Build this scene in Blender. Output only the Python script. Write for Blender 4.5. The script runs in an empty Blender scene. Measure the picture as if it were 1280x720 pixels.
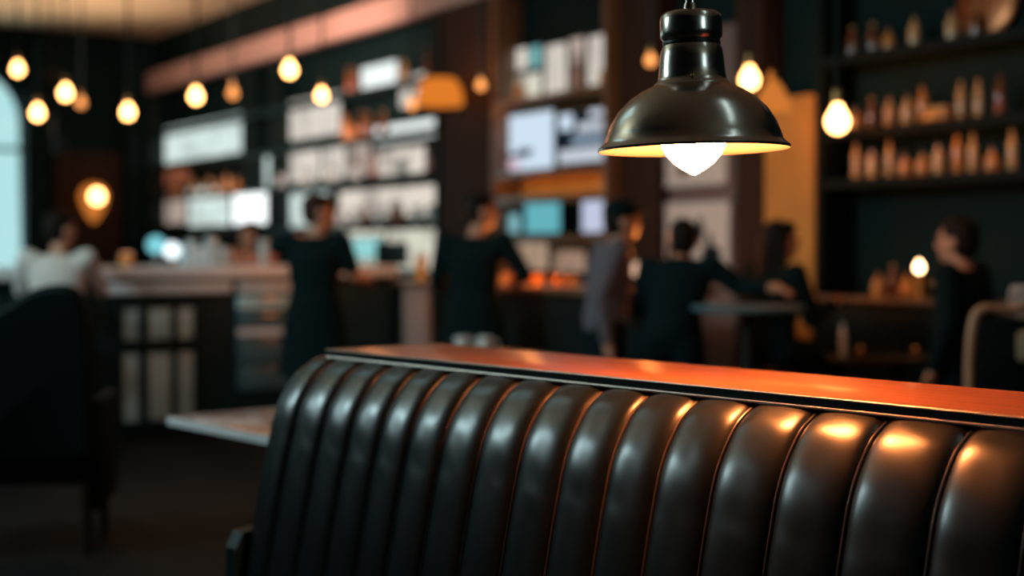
import bpy, bmesh, math, random
from mathutils import Vector, Matrix
random.seed(7)
scene = bpy.context.scene
COL = scene.collection
PI = math.pi

# ------------------------------------------------------------------ camera
F = 1780.0            # focal length in pixels of the 1280 wide frame
HZ = 311.0            # row of the horizon
CH = 1.35             # eye height
cam_d = bpy.data.cameras.new('camera')
cam = bpy.data.objects.new('camera', cam_d)
COL.objects.link(cam)
cam.location = (0, 0, CH)
cam.rotation_euler = (PI/2, 0, 0)
cam_d.sensor_width = 36.0
cam_d.lens = 36.0*F/1280.0
cam_d.shift_y = -(360.0-HZ)/1280.0
cam_d.clip_start = 0.05
cam_d.dof.use_dof = True
cam_d.dof.focus_distance = 2.5
cam_d.dof.aperture_fstop = 1.55
scene.camera = cam
vs = scene.view_settings
vs.view_transform = 'Standard'
vs.look = 'None'
vs.gamma = 1.0
vs.exposure = 0.0
vs.use_curve_mapping = False

# ------------------------------------------------------------------ frames
BAR_ROT = math.atan2(-.8412, .5407)      # the room runs along this direction
E1 = Vector((math.cos(BAR_ROT), math.sin(BAR_ROT), 0))
E2 = Vector((-math.sin(BAR_ROT), math.cos(BAR_ROT), 0))
BOOTH_ROT = math.atan2(-.76, .65)

def R(a, b, z=0.0):                      # room coordinates -> world
    return E1*a + E2*b + Vector((0, 0, z))

def a_of(x, b):                          # where along the room a sight line meets the plane b
    u = (x-640.0)/F
    return b*(E1.x*1.0*0 + (E2.y*u - E2.x))/(E1.x - E1.y*u)

def z_of(y, a, b):
    Y = (E1*a + E2*b).y
    return CH + (HZ-y)*Y/F

def at(x, y, Y):                         # a sight line at distance Y
    return Vector(((x-640.0)/F*Y, Y, CH+(HZ-y)*Y/F))

def ab(p):
    return p.x*E1.x + p.y*E1.y, p.x*E2.x + p.y*E2.y

# ------------------------------------------------------------------ materials
def principled(name, col, rough=.5, metal=0.0, spec=.5, noise=None, bump=None, coat=0, aniso=0):
    m = bpy.data.materials.new(name)
    m.use_nodes = True
    nt = m.node_tree
    p = nt.nodes['Principled BSDF']
    p.inputs['Base Color'].default_value = (*col, 1)
    p.inputs['Roughness'].default_value = rough
    p.inputs['Metallic'].default_value = metal
    p.inputs['Specular IOR Level'].default_value = spec
    p.inputs['Coat Weight'].default_value = coat
    p.inputs['Coat Roughness'].default_value = .12
    tc = nt.nodes.new('ShaderNodeTexCoord')
    if noise:                            # (scale, amount)
        n = nt.nodes.new('ShaderNodeTexNoise')
        n.inputs['Scale'].default_value = noise[0]
        n.inputs['Detail'].default_value = 4
        nt.links.new(tc.outputs['Object'], n.inputs['Vector'])
        r = nt.nodes.new('ShaderNodeMix'); r.data_type = 'RGBA'
        k = noise[1]
        r.inputs['A'].default_value = (*[c*(1-k) for c in col], 1)
        r.inputs['B'].default_value = (*[min(1, c*(1+k)) for c in col], 1)
        nt.links.new(n.outputs['Fac'], r.inputs['Factor'])
        nt.links.new(r.outputs['Result'], p.inputs['Base Color'])
    if bump:                             # (scale, strength, distance)
        n2 = nt.nodes.new('ShaderNodeTexNoise')
        n2.inputs['Scale'].default_value = bump[0]
        n2.inputs['Detail'].default_value = 3
        nt.links.new(tc.outputs['Object'], n2.inputs['Vector'])
        b = nt.nodes.new('ShaderNodeBump')
        b.inputs['Strength'].default_value = bump[1]
        b.inputs['Distance'].default_value = bump[2]
        nt.links.new(n2.outputs['Fac'], b.inputs['Height'])
        nt.links.new(b.outputs['Normal'], p.inputs['Normal'])
    return m

def wood(name, c1, c2, rough=.35, stretch=(1.2, 14, 14), coat=.3, spec=.5):
    m = bpy.data.materials.new(name)
    m.use_nodes = True
    nt = m.node_tree
    p = nt.nodes['Principled BSDF']
    p.inputs['Roughness'].default_value = rough
    p.inputs['Coat Weight'].default_value = coat
    p.inputs['Coat Roughness'].default_value = .15
    p.inputs['Specular IOR Level'].default_value = spec
    tc = nt.nodes.new('ShaderNodeTexCoord')
    mp = nt.nodes.new('ShaderNodeMapping')
    mp.inputs['Scale'].default_value = stretch
    nt.links.new(tc.outputs['Object'], mp.inputs['Vector'])
    n = nt.nodes.new('ShaderNodeTexNoise')
    n.inputs['Scale'].default_value = 3.0
    n.inputs['Detail'].default_value = 6
    n.inputs['Distortion'].default_value = .6
    nt.links.new(mp.outputs['Vector'], n.inputs['Vector'])
    r = nt.nodes.new('ShaderNodeValToRGB')
    r.color_ramp.elements[0].position = .35
    r.color_ramp.elements[0].color = (*c1, 1)
    r.color_ramp.elements[1].position = .7
    r.color_ramp.elements[1].color = (*c2, 1)
    nt.links.new(n.outputs['Fac'], r.inputs['Fac'])
    nt.links.new(r.outputs['Color'], p.inputs['Base Color'])
    b = nt.nodes.new('ShaderNodeBump')
    b.inputs['Strength'].default_value = .08
    b.inputs['Distance'].default_value = .002
    nt.links.new(n.outputs['Fac'], b.inputs['Height'])
    nt.links.new(b.outputs['Normal'], p.inputs['Normal'])
    return m

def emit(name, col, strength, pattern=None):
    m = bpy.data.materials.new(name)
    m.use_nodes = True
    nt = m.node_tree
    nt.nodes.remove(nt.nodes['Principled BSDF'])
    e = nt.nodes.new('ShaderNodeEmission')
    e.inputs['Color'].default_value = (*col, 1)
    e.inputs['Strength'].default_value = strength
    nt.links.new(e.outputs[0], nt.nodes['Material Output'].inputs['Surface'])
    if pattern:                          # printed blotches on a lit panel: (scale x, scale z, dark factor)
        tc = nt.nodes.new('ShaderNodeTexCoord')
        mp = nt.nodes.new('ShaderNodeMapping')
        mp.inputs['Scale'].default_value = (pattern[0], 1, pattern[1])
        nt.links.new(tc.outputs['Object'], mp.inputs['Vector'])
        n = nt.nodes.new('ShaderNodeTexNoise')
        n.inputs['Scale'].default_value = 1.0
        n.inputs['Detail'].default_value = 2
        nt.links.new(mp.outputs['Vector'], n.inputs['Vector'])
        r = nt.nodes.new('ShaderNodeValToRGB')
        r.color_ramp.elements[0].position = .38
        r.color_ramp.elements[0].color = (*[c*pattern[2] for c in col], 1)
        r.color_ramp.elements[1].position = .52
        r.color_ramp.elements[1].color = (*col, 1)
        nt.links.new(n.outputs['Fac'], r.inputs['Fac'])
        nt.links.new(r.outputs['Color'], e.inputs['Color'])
    return m

def thin_glass(name, tint=(1, 1, 1), gloss=.1, rough=.02):
    m = bpy.data.materials.new(name)
    m.use_nodes = True
    nt = m.node_tree
    nt.nodes.remove(nt.nodes['Principled BSDF'])
    t = nt.nodes.new('ShaderNodeBsdfTransparent')
    t.inputs['Color'].default_value = (*tint, 1)
    g = nt.nodes.new('ShaderNodeBsdfGlossy')
    g.inputs['Roughness'].default_value = rough
    mx = nt.nodes.new('ShaderNodeMixShader')
    mx.inputs['Fac'].default_value = gloss
    nt.links.new(t.outputs[0], mx.inputs[1])
    nt.links.new(g.outputs[0], mx.inputs[2])
    nt.links.new(mx.outputs[0], nt.nodes['Material Output'].inputs['Surface'])
    return m

def floor_mat():
    m = principled('dark_plank_floor', (.02, .014, .012), .65, spec=.12)
    nt = m.node_tree
    p = nt.nodes['Principled BSDF']
    tc = nt.nodes.new('ShaderNodeTexCoord')
    mp = nt.nodes.new('ShaderNodeMapping')
    nt.links.new(tc.outputs['Object'], mp.inputs['Vector'])
    br = nt.nodes.new('ShaderNodeTexBrick')
    br.inputs['Color1'].default_value = (.013, .010, .009, 1)
    br.inputs['Color2'].default_value = (.003, .005, .005, 1)
    br.inputs['Mortar'].default_value = (.003, .003, .003, 1)
    br.inputs['Scale'].default_value = 1
    br.inputs['Mortar Size'].default_value = .004
    br.inputs['Brick Width'].default_value = 1.8
    br.inputs['Row Height'].default_value = .14
    nt.links.new(mp.outputs['Vector'], br.inputs['Vector'])
    nt.links.new(br.outputs['Color'], p.inputs['Base Color'])
    return m

M = {}
M['floor'] = floor_mat()
M['wall_dark'] = principled('dark_painted_wall', (.004, .016, .016), .7, noise=(2, .3), spec=.12)
M['wall_brown'] = principled('dark_brown_wall', (.040, .018, .011), .6, noise=(3, .25), spec=.12)
M['wall_grey'] = principled('warm_grey_wall', (.20, .15, .14), .7, noise=(2, .15), spec=.12)
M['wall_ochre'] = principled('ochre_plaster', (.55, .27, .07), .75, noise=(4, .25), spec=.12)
M['ceiling'] = principled('cream_ceiling', (.76, .56, .37), .8, noise=(.8, .12), spec=.12)
M['beam'] = principled('dark_beam', (.005, .014, .013), .6, noise=(4, .3), spec=.12)
M['fascia'] = principled('dusty_copper_paint', (.74, .44, .36), .45, noise=(1.2, .15))
M['leather'] = principled('black_leather', (.006, .0078, .0085), .29, spec=.75, bump=(420, .05, .0006), noise=(8, .3))
M['piping'] = principled('leather_piping', (.06, .045, .04), .32, spec=.7)
M['ledge'] = wood('varnished_ledge_wood', (.30, .085, .032), (.46, .15, .058), .40, coat=.15)
M['dark_wood'] = wood('dark_wood', (.012, .007, .005), (.03, .016, .010), .4, coat=0, spec=.25)
M['mid_wood'] = wood('mid_wood', (.13, .06, .03), (.24, .12, .06), .35)
M['table_wood'] = wood('table_wood', (.42, .20, .14), (.60, .34, .25), .16, coat=.5)
M['black'] = principled('black_paint', (.003, .012, .012), .45, spec=.25)
M['black_metal'] = principled('black_metal', (.01, .01, .01), .4, metal=.6)
M['steel'] = principled('brushed_steel', (.62, .56, .50), .22, metal=1.0, bump=(60, .05, .001))
M['shade_inside'] = principled('shade_enamel', (.13, .11, .09), .6)
M['chrome'] = principled('chrome', (.6, .6, .6), .15, metal=1)
M['trim_metal'] = principled('satin_trim_metal', (.55, .48, .42), .38, metal=1)
M['brass'] = principled('aged_brass', (.35, .2, .08), .35, metal=1)
M['copper'] = principled('copper', (.6, .22, .1), .35, metal=1)
M['stone'] = principled('pale_stone', (.80, .83, .87), .35, noise=(6, .12))
M['pale_trim'] = principled('pale_trim', (.74, .80, .84), .45, noise=(6, .1))
M['shelf_black'] = principled('black_stained_shelf', (.002, .007, .007), .6, spec=.15)
M['navy'] = principled('blue_black_panel', (.006, .024, .028), .4, spec=.25)
M['blue_panel'] = principled('slate_blue_panel', (.07, .16, .20), .4, noise=(4, .2))
M['pale_glass'] = principled('frosted_pane', (.50, .72, .84), .3, noise=(5, .35))
M['taupe'] = principled('taupe_panel', (.42, .30, .26), .6, noise=(3, .15))
M['white'] = principled('white_ceramic', (.8, .77, .73), .3)
M['paper'] = principled('paper', (.75, .72, .68), .7)
M['cloth_white'] = principled('white_cotton', (.75, .68, .64), .85, bump=(60, .3, .004), spec=.12)
M['cloth_black'] = principled('black_cotton', (.003, .012, .013), .9, bump=(50, .2, .004), spec=.12)
M['cloth_grey'] = principled('grey_cotton', (.14, .12, .14), .85, bump=(50, .3, .004), spec=.12)
M['cloth_navy'] = principled('navy_cotton', (.003, .011, .014), .9, bump=(50, .2, .004), spec=.12)
M['cloth_coral'] = principled('coral_cotton', (.65, .22, .13), .85, spec=.12)
M['denim'] = principled('dark_denim', (.004, .012, .016), .9, spec=.12)
M['skin'] = principled('skin', (.55, .27, .17), .5)
M['hair_dark'] = principled('dark_hair', (.012, .008, .006), .55, bump=(90, .5, .004), spec=.12)
M['hair_brown'] = principled('brown_hair', (.04, .02, .012), .55, bump=(90, .5, .004), spec=.12)
M['shoe'] = principled('black_shoe', (.01, .01, .01), .35, spec=.25)
M['chair_teal'] = principled('dark_teal_upholstery', (.002, .010, .010), .7, bump=(120, .2, .002), spec=.12)
M['beige'] = principled('beige_bentwood', (.58, .33, .19), .45, noise=(6, .2))
M['olive'] = principled('olive_cushion', (.26, .21, .12), .8)
M['amber'] = principled('amber_glass', (.75, .28, .06), .15, spec=.7)
M['amber_pale'] = principled('pale_spirit_glass', (.8, .45, .2), .15, spec=.7)
M['brown_glass'] = principled('brown_glass', (.22, .07, .02), .12, spec=.7)
M['green_glass'] = principled('green_glass', (.03, .06, .03), .12, spec=.7)
M['clear_glass'] = principled('pale_glassware', (.62, .70, .72), .1, spec=.7)
M['beer'] = principled('beer', (.85, .38, .05), .15, spec=.6)
M['foam'] = principled('beer_foam', (.85, .8, .7), .7)
M['cork'] = principled('dark_cap', (.05, .03, .02), .5)
M['red_label'] = principled('russet_label', (.45, .1, .05), .6)
M['window_glass'] = thin_glass('window_glass', (.97, 1, 1), .08)
M['bulb_main'] = emit('lit_bulb_large', (1, .29, .075), 400)
M['bulb'] = emit('lit_bulb', (1, .45, .14), 13)
M['bulb_dim'] = emit('lit_bulb_dim', (1, .36, .10), 2.0)
M['amber_glow'] = emit('amber_lamp_glass', (1, .30, .05), .62)
M['amber_bright'] = emit('amber_lamp_glass_bright', (1, .27, .03), .75)
M['candle'] = emit('candle_flame', (1, .6, .28), 14)
M['cool_lamp'] = emit('cool_white_lamp', (.85, .97, 1), 1.7)
M['led_warm'] = emit('warm_shelf_strip', (1, .38, .09), 9)
M['led_added'] = emit('added_shelf_strip', (1, .36, .09), 5)
M['led_cool'] = emit('cool_shelf_strip', (1, .86, .72), 3.0)

# ------------------------------------------------------------------ mesh helpers
def bmnew():
    return bmesh.new()

def box(bm, x0, x1, y0, y1, z0, z1, bev=0.0, seg=2):
    r = bmesh.ops.create_cube(bm, size=1.0)
    vs_ = r['verts']
    for v in vs_:
        v.co = Vector(((x0+x1)/2 + v.co.x*(x1-x0), (y0+y1)/2 + v.co.y*(y1-y0), (z0+z1)/2 + v.co.z*(z1-z0)))
    if bev > 0:
        es = list({e for v in vs_ for e in v.link_edges})
        bmesh.ops.bevel(bm, geom=es, offset=bev, segments=seg, profile=.5, affect='EDGES')
    return bm

def ring_loft(bm, rings, cap0=True, cap1=True, closed=True):
    vr = [[bm.verts.new(p) for p in r] for r in rings]
    n = len(vr[0])
    for i in range(len(vr)-1):
        for j in range(n if closed else n-1):
            k = (j+1) % n
            try:
                bm.faces.new((vr[i][j], vr[i][k], vr[i+1][k], vr[i+1][j]))
            except ValueError:
                pass
    if cap0: bm.faces.new(list(reversed(vr[0])))
    if cap1: bm.faces.new(vr[-1])
    return bm

def lathe(bm, prof, seg=32, c=(0, 0, 0), cap=True):
    rings = []
    for (r, z) in prof:
        r = max(r, 1e-4)
        rings.append([Vector((c[0]+r*math.cos(2*PI*j/seg), c[1]+r*math.sin(2*PI*j/seg), c[2]+z)) for j in range(seg)])
    return ring_loft(bm, rings, cap, cap)

def tube(bm, pts, r, seg=10, cap=True):
    pts = [Vector(p) for p in pts]
    rs = r if isinstance(r, (list, tuple)) else [r]*len(pts)
    rings = []
    up = None
    for i, p in enumerate(pts):
        if i == 0: d = pts[1]-p
        elif i == len(pts)-1: d = p-pts[i-1]
        else: d = (pts[i+1]-p).normalized() + (p-pts[i-1]).normalized()
        d.normalize()
        if up is None:
            up = Vector((0, 0, 1)) if abs(d.z) < .9 else Vector((1, 0, 0))
        n = d.cross(up)
        if n.length < 1e-5: n = d.orthogonal()
        n.normalize()
        up = n.cross(d).normalized()
        rings.append([p + n*math.cos(2*PI*j/seg)*rs[i] + up*math.sin(2*PI*j/seg)*rs[i] for j in range(seg)])
    return ring_loft(bm, rings, cap, cap)

def ellipsoid(bm, c, r, rot=None, u=20, v=14):
    mat = Matrix.Translation(Vector(c))
    if rot is not None: mat = mat @ rot.to_4x4()
    mat = mat @ Matrix.Diagonal((r[0], r[1], r[2], 1))
    bmesh.ops.create_uvsphere(bm, u_segments=u, v_segments=v, radius=1.0, matrix=mat)
    return bm

def roundcone(bm, p1, r1, p2, r2, seg=14):
    p1 = Vector(p1); p2 = Vector(p2)
    d = p2-p1
    L = d.length
    if L < 1e-5: return bm
    q = Vector((0, 0, 1)).rotation_difference(d.normalized())
    prof = []
    for k in range(0, 6):
        t = -PI/2 + PI/2*k/5
        prof.append((r1*math.cos(t), r1*math.sin(t)))
    for k in range(0, 6):
        t = PI/2*k/5
        prof.append((r2*math.cos(t), L + r2*math.sin(t)))
    rings = []
    for (r, z) in prof:
        r = max(r, 1e-4)
        rings.append([p1 + q @ Vector((r*math.cos(2*PI*j/seg), r*math.sin(2*PI*j/seg), z)) for j in range(seg)])
    return ring_loft(bm, rings)

def smoothpts(pts, n=8, closed=False):
    pts = [Vector(p) for p in pts]
    out = []
    for i in range(len(pts)-1):
        p0 = pts[max(i-1, 0)]; p1 = pts[i]; p2 = pts[i+1]; p3 = pts[min(i+2, len(pts)-1)]
        for k in range(n):
            t = k/n
            out.append(.5*((2*p1)+(p2-p0)*t+(2*p0-5*p1+4*p2-p3)*t*t+(3*p1-p0-3*p2+p3)*t**3))
    out.append(pts[-1])
    return out

def finish(name, bm, mat, parent=None, smooth=True, loc=(0, 0, 0), rotz=0.0):
    bmesh.ops.recalc_face_normals(bm, faces=bm.faces)
    me = bpy.data.meshes.new(name)
    bm.to_mesh(me)
    bm.free()
    me.materials.append(mat)
    if smooth:
        for p in me.polygons: p.use_smooth = True
    o = bpy.data.objects.new(name, me)
    COL.objects.link(o)
    o.location = loc
    o.rotation_euler = (0, 0, rotz)
    if parent: o.parent = parent
    if smooth:
        try: me.set_sharp_from_angle(angle=math.radians(38))
        except Exception: pass
    return o

def tag(o, label, cat, group=None):
    o['label'] = label
    o['category'] = cat
    if group: o['group'] = group
    return o

def thing(name, label, cat, loc=(0, 0, 0), rotz=0.0, group=None):
    o = bpy.data.objects.new(name, None)
    o.empty_display_size = .1
    COL.objects.link(o)
    o.location = loc
    o.rotation_euler = (0, 0, rotz)
    return tag(o, label, cat, group)

def struct(name, bm, mat, rotz=BAR_ROT, smooth=False, parent=None):
    o = finish(name, bm, mat, parent, smooth, (0, 0, 0), 0 if parent else rotz)
    if not parent: o['kind'] = 'structure'
    return o

def copy_tree(o, parent=None):
    c = o.copy()
    COL.objects.link(c)
    if parent: c.parent = parent
    for ch in list(o.children): copy_tree(ch, c)
    return c

ORD = ['first', 'second', 'third', 'fourth', 'fifth', 'sixth', 'seventh', 'eighth', 'ninth', 'tenth', 'eleventh', 'twelfth', 'thirteenth', 'fourteenth', 'fifteenth', 'sixteenth', 'seventeenth', 'eighteenth', 'nineteenth', 'twentieth']

# ------------------------------------------------------------------ room shell (room coordinates a, b)
A0, A1, B0, B1, CEIL = -20.5, 4.0, -1.7, 7.05, 4.44
bm = bmnew(); box(bm, A0-.3, A1+.3, B0-.3, B1+.3, -.1, 0); struct('floor', bm, M['floor'])
SKA0, SKA1, SKB0, SKB1 = -8.6, -5.6, .2, 1.5
bm = bmnew()
for (p0, p1, q0, q1) in ((A0-.3, SKA0, B0-.3, B1+.3), (SKA1, A1+.3, B0-.3, 2.7), (SKA1, A1+.3, 2.95, B1+.3), (SKA1, -1.5, 2.7, 2.95), (1.2, A1+.3, 2.7, 2.95), (SKA0, SKA1, B0-.3, SKB0), (SKA0, SKA1, SKB1, 2.95), (SKA0, SKA1, 2.95, B1+.3)): box(bm, p0, p1, q0, q1, CEIL, CEIL+.1)
struct('ceiling', bm, M['ceiling'])
bm = bmnew()
for k in range(4):
    p = SKA0 + (SKA1-SKA0)*k/3
    box(bm, p-.03, p+.03, SKB0, SKB1, CEIL+.02, CEIL+.08)
for q in (SKB0, SKB1): box(bm, SKA0, SKA1, q-.03, q+.03, CEIL+.02, CEIL+.08)
w = struct('window_8', bm, M['black'])  # added skylight, put in for highlights on the leather and lamp dome
bm = bmnew(); box(bm, SKA0, SKA1, SKB0, SKB1, CEIL+.05, CEIL+.055); finish('glass', bm, M['window_glass'], w, False)
bm = bmnew(); box(bm, A0-.3, A1+.3, B1, B1+.3, 0, CEIL); struct('wall_back', bm, M['wall_dark'])
bm = bmnew()
for (p0, p1, q0, q1) in ((B0-.3, 1.7, 0, CEIL), (2.9, B1, 0, CEIL), (1.7, 2.9, 0, 2.2), (1.7, 2.9, 4.2, CEIL)): box(bm, A1, A1+.3, p0, p1, q0, q1)
struct('wall_right', bm, M['wall_dark'])
bm = bmnew()
for (p0, p1, q0, q1) in ((1.7, 1.77, 2.2, 4.2), (2.83, 2.9, 2.2, 4.2), (1.77, 2.83, 2.2, 2.27), (1.77, 2.83, 4.13, 4.2), (2.27, 2.33, 2.27, 4.13)): box(bm, A1+.12, A1+.2, p0, p1, q0, q1)
w = struct('window_7', bm, M['black'])
bm = bmnew(); box(bm, A1+.155, A1+.16, 1.75, 2.85, 2.25, 4.15); finish('glass', bm, M['window_glass'], w, False)

bm = bmnew()
for (p0, p1, q0, q1) in ((-1.5, -1.47, 2.7, 2.95), (1.17, 1.2, 2.7, 2.95), (-1.47, 1.17, 2.7, 2.715), (-1.47, 1.17, 2.935, 2.95)): box(bm, p0, p1, q0, q1, CEIL+.02, CEIL+.08)
w = struct('window_9', bm, M['black'])  # added slit skylight, placed for the stripe on the lamp dome
bm = bmnew(); box(bm, -1.49, 1.19, 2.705, 2.945, CEIL+.05, CEIL+.055); finish('glass', bm, M['window_glass'], w, False)

# end wall with an arched window opening
WB0, WB1, WZ0, WSP, = 3.45, 5.08, 0.95, 3.12     # opening
def arch_pts(b0, b1, z0, zs, n=14, flat=.42):
    pts = [(b0, z0), (b1, z0)]
    c = (b0+b1)/2; r = (b1-b0)/2
    for k in range(n+1):
        t = PI*k/n
        pts.append((c + r*math.cos(t), zs + r*1.0*math.sin(t)))
    return pts
def wall_with_arch(bm, a_in, a_out, b_lo, b_hi, b0, b1, z0, zs):
    box(bm, a_out, a_in, b_lo, b0, 0, CEIL)
    box(bm, a_out, a_in, b1, b_hi, 0, CEIL)
    box(bm, a_out, a_in, b0, b1, 0, z0)
    arc = [p for p in arch_pts(b0, b1, z0, zs)[2:]]
    for i in range(len(arc)-1):
        (p0, q0), (p1, q1) = arc[i], arc[i+1]
        quad = [(p0, q0), (p0, CEIL), (p1, CEIL), (p1, q1)]
        f = [bm.verts.new((a_in, p, q)) for p, q in quad]
        g = [bm.verts.new((a_out, p, q)) for p, q in quad]
        bm.faces.new(f); bm.faces.new(list(reversed(g)))
        for k in range(4):
            l = (k+1) % 4
            bm.faces.new((f[k], g[k], g[l], f[l]))
bm = bmnew()
wall_with_arch(bm, A0, A0-.3, 3.0, B1, WB0, WB1, WZ0, WSP)
wall_with_arch(bm, A0, A0-.3, .6, 3.0, 1.0, 2.7, WZ0, WSP)
wall_with_arch(bm, A0, A0-.3, B0-.3, .6, -1.4, .3, WZ0, WSP)
struct('wall_end', bm, M['wall_dark'])
# the arched window itself
def tubeframe(bm, pts, w, d, a):
    n = len(pts)
    c = Vector((sum(p[0] for p in pts)/n, sum(p[1] for p in pts)/n))
    ins = []
    for (p, q) in pts:
        v = Vector((p, q))-c
        l = v.length
        ins.append(c + v*(l-w)/l)
    rings = []
    for i in range(n+1):
        p, q = pts[i % n]; r = ins[i % n]
        rings.append([Vector((a, p, q)), Vector((a+d, p, q)), Vector((a+d, r.x, r.y)), Vector((a, r.x, r.y))])
    ring_loft(bm, rings, False, False)
for wi, (WB0, WB1) in enumerate(((3.45, 5.08), (1.0, 2.7), (-1.4, .3))):
    bm = bmnew(); tubeframe(bm, arch_pts(WB0+.005, WB1-.005, WZ0+.005, WSP), .06, .09, A0-.22)
    win1 = struct('window_%d' % (wi+1), bm, M['black'])
    bm = bmnew()
    box(bm, A0-.2, A0-.15, WB0+.05, WB1-.05, 2.72, 2.78)
    for k in (1, 2): box(bm, A0-.2, A0-.15, WB0+(WB1-WB0)*k/3-.02, WB0+(WB1-WB0)*k/3+.02, WZ0+.05, WSP+.72)
    finish('mullion', bm, M['black'], win1, False)
    bm = bmnew()
    pts = arch_pts(WB0+.03, WB1-.03, WZ0+.03, WSP)
    f = [bm.verts.new((A0-.18, p, q)) for p, q in pts]; bm.faces.new(f)
    finish('glass', bm, M['window_glass'], win1, False)
    bm = bmnew(); box(bm, A0, A0+.14, WB0-.10, WB1+.10, WZ0-.06, WZ0, .01)
    struct('trim_%d' % (20+wi), bm, M['black'])

# left wall with a row of tall windows (outside the frame)
WINS = [(-12.4, -11.0), (-10.2, -8.8), (-8.0, -5.9)]
WLZ0, WLZ1 = 1.0, 4.15
bm = bmnew()
edges = [A0-.3] + [v for w in WINS for v in w] + [A1+.3]
for i in range(0, len(edges), 2): box(bm, edges[i], edges[i+1], B0-.3, B0, 0, CEIL)
for (p, q) in WINS:
    box(bm, p, q, B0-.3, B0, 0, WLZ0); box(bm, p, q, B0-.3, B0, WLZ1, CEIL)
struct('wall_left', bm, M['wall_dark'])
for i, (p, q) in enumerate(WINS):
    bm = bmnew()
    for (x0, x1, z0, z1) in ((p, p+.07, WLZ0, WLZ1), (q-.07, q, WLZ0, WLZ1), (p+.07, q-.07, WLZ0, WLZ0+.07), (p+.07, q-.07, WLZ1-.07, WLZ1), ((p+q)/2-.025, (p+q)/2+.025, WLZ0+.07, WLZ1-.07), (p+.07, q-.07, 2.86, 2.92)):
        box(bm, x0, x1, B0-.2, B0-.12, z0, z1)
    w = struct('window_%d' % (i+4), bm, M['black'])
    bm = bmnew(); box(bm, p+.05, q-.05, B0-.165, B0-.16, WLZ0+.05, WLZ1-.05)
    finish('glass', bm, M['window_glass'], w, False)

# added building front out of view, dimming the sky behind the side windows
bm = bmnew(); box(bm, -30, 8, -8.5, -7.5, -.1, 9.5); struct('dimming_facade', bm, principled('dimming_facade_paint', (.05, .16, .17), .8, noise=(.6, .3), spec=.1))
bm = bmnew(); box(bm, -30, 8, -7.5, B0-.3, -.1, -.02); struct('pavement', bm, principled('street_pavement', (.05, .10, .10), .8, noise=(2, .3), spec=.1))

# bulkhead over the bar, its copper fascia, the beam under the end wall ceiling
bm = bmnew(); box(bm, A0, -4.2, 6.90, B1, 3.62, CEIL); struct('trim_1', bm, M['beam'])
bm = bmnew(); box(bm, A0, -4.2, 6.78, 6.90, 3.64, 3.93, .012); struct('trim_2', bm, M['fascia'])
bm = bmnew(); box(bm, A0, A0+.12, B0, 6.78, 4.30, CEIL); struct('trim_3', bm, M['beam'])

# pilasters on the back wall
def pilaster(n, x0, x1, b, mat, z1=3.62, z0=0.0):
    a0, a1 = a_of(x0, b), a_of(x1, b)
    bm = bmnew(); box(bm, a0, a1, b, B1, z0, z1, .01)
    return struct('trim_%d' % n, bm, mat)
pilaster(5, 551, 611, 6.72, M['wall_brown'])
pilaster(6, 775, 822, 6.85, M['wall_brown'])
pilaster(7, 920, 953, 6.85, M['wall_brown'])
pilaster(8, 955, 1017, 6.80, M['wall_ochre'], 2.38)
pilaster(9, 822, 919, 6.97, M['wall_grey'], 3.0)
# pilasters on the end wall
for n, x0, x1 in ((10, 33, 58), (11, 160, 178)):
    bm = bmnew()
    def b_on_end(x):
        u = (x-640)/F; a = A0+.2
        return a*(E1.y*u - E1.x)/(E2.x - E2.y*u)
    box(bm, A0, A0+.2, b_on_end(x0), b_on_end(x1), 0, 4.22, .01)
    struct('trim_%d' % n, bm, M['wall_dark'])
# dark doorway panel between them
bm = bmnew(); box(bm, A0, A0+.06, b_on_end(72), b_on_end(155), 0, 2.75, .01)
d1 = struct('door_1', bm, M['wall_brown'])
bm = bmnew(); lathe(bm, [(.0, 0), (.03, .0), (.03, .04), (0, .05)], 16); 
for v in bm.verts: v.co = Vector((A0+.06+v.co.z, b_on_end(150)+v.co.x, 1.05+v.co.y))
finish('door_handle', bm, M['brass'], d1)

# ------------------------------------------------------------------ the leather booth (foreground)
BO = (-.45, 3.5, 0)
booth = thing('booth_bench', 'black leather booth bench with vertical channels, orange lamp light along its rounded top', 'booth', BO, BOOTH_ROT)
SEAM = [-.155, -.067, .058, .176, .293, .405, .524, .65, .778, .907, 1.033, 1.159, 1.29, 1.43, 1.574, 1.73, 1.88, 2.03, 2.18]
NCH = len(SEAM)-1
prof = [(.10, 1.064), (.07, 1.064), (.042, 1.053), (.010, 1.029), (-.024, .982), (-.045, .935), (-.060, .880), (-.0725, .830), (-.10, .70), (-.128, .55), (-.148, .44)]
PS = smoothpts([(0, p, z) for p, z in prof], 6)
bm = bmnew()
cols = []
K = 16
s0 = SEAM[0]
for ch in range(NCH):
    for k in range(K):
        cols.append((SEAM[ch] + (SEAM[ch+1]-SEAM[ch])*k/K, k/K))
cols.append((SEAM[-1], 0.0))
def prof_normal(i):
    a = PS[max(i-1, 0)]; b = PS[min(i+1, len(PS)-1)]
    t = (b-a).normalized()
    n = Vector((0, t.z, -t.y))
    if n.z < 0 and n.y > 0: n = -n
    return n if (n.z > -.2 and n.y < .6) else -n
grid = []
for (s, t) in cols:
    e = abs(2*t-1)
    bul = .0135*(max(0, 1-e**3.0))**.6
    row = []
    for i, q in enumerate(PS):
        n = prof_normal(i)
        wob = .0004*math.sin(s*23+i*.35)+.0003*math.sin(s*61-i*.8)
        p = q + n*(bul + wob*(1-e))
        # first channel turns round the end
        row.append(bm.verts.new((s, p.y, p.z)))
    grid.append(row)
for i in range(len(grid)-1):
    for j in range(len(PS)-1):
        bm.faces.new((grid[i][j], grid[i+1][j], grid[i+1][j+1], grid[i][j+1]))
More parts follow.
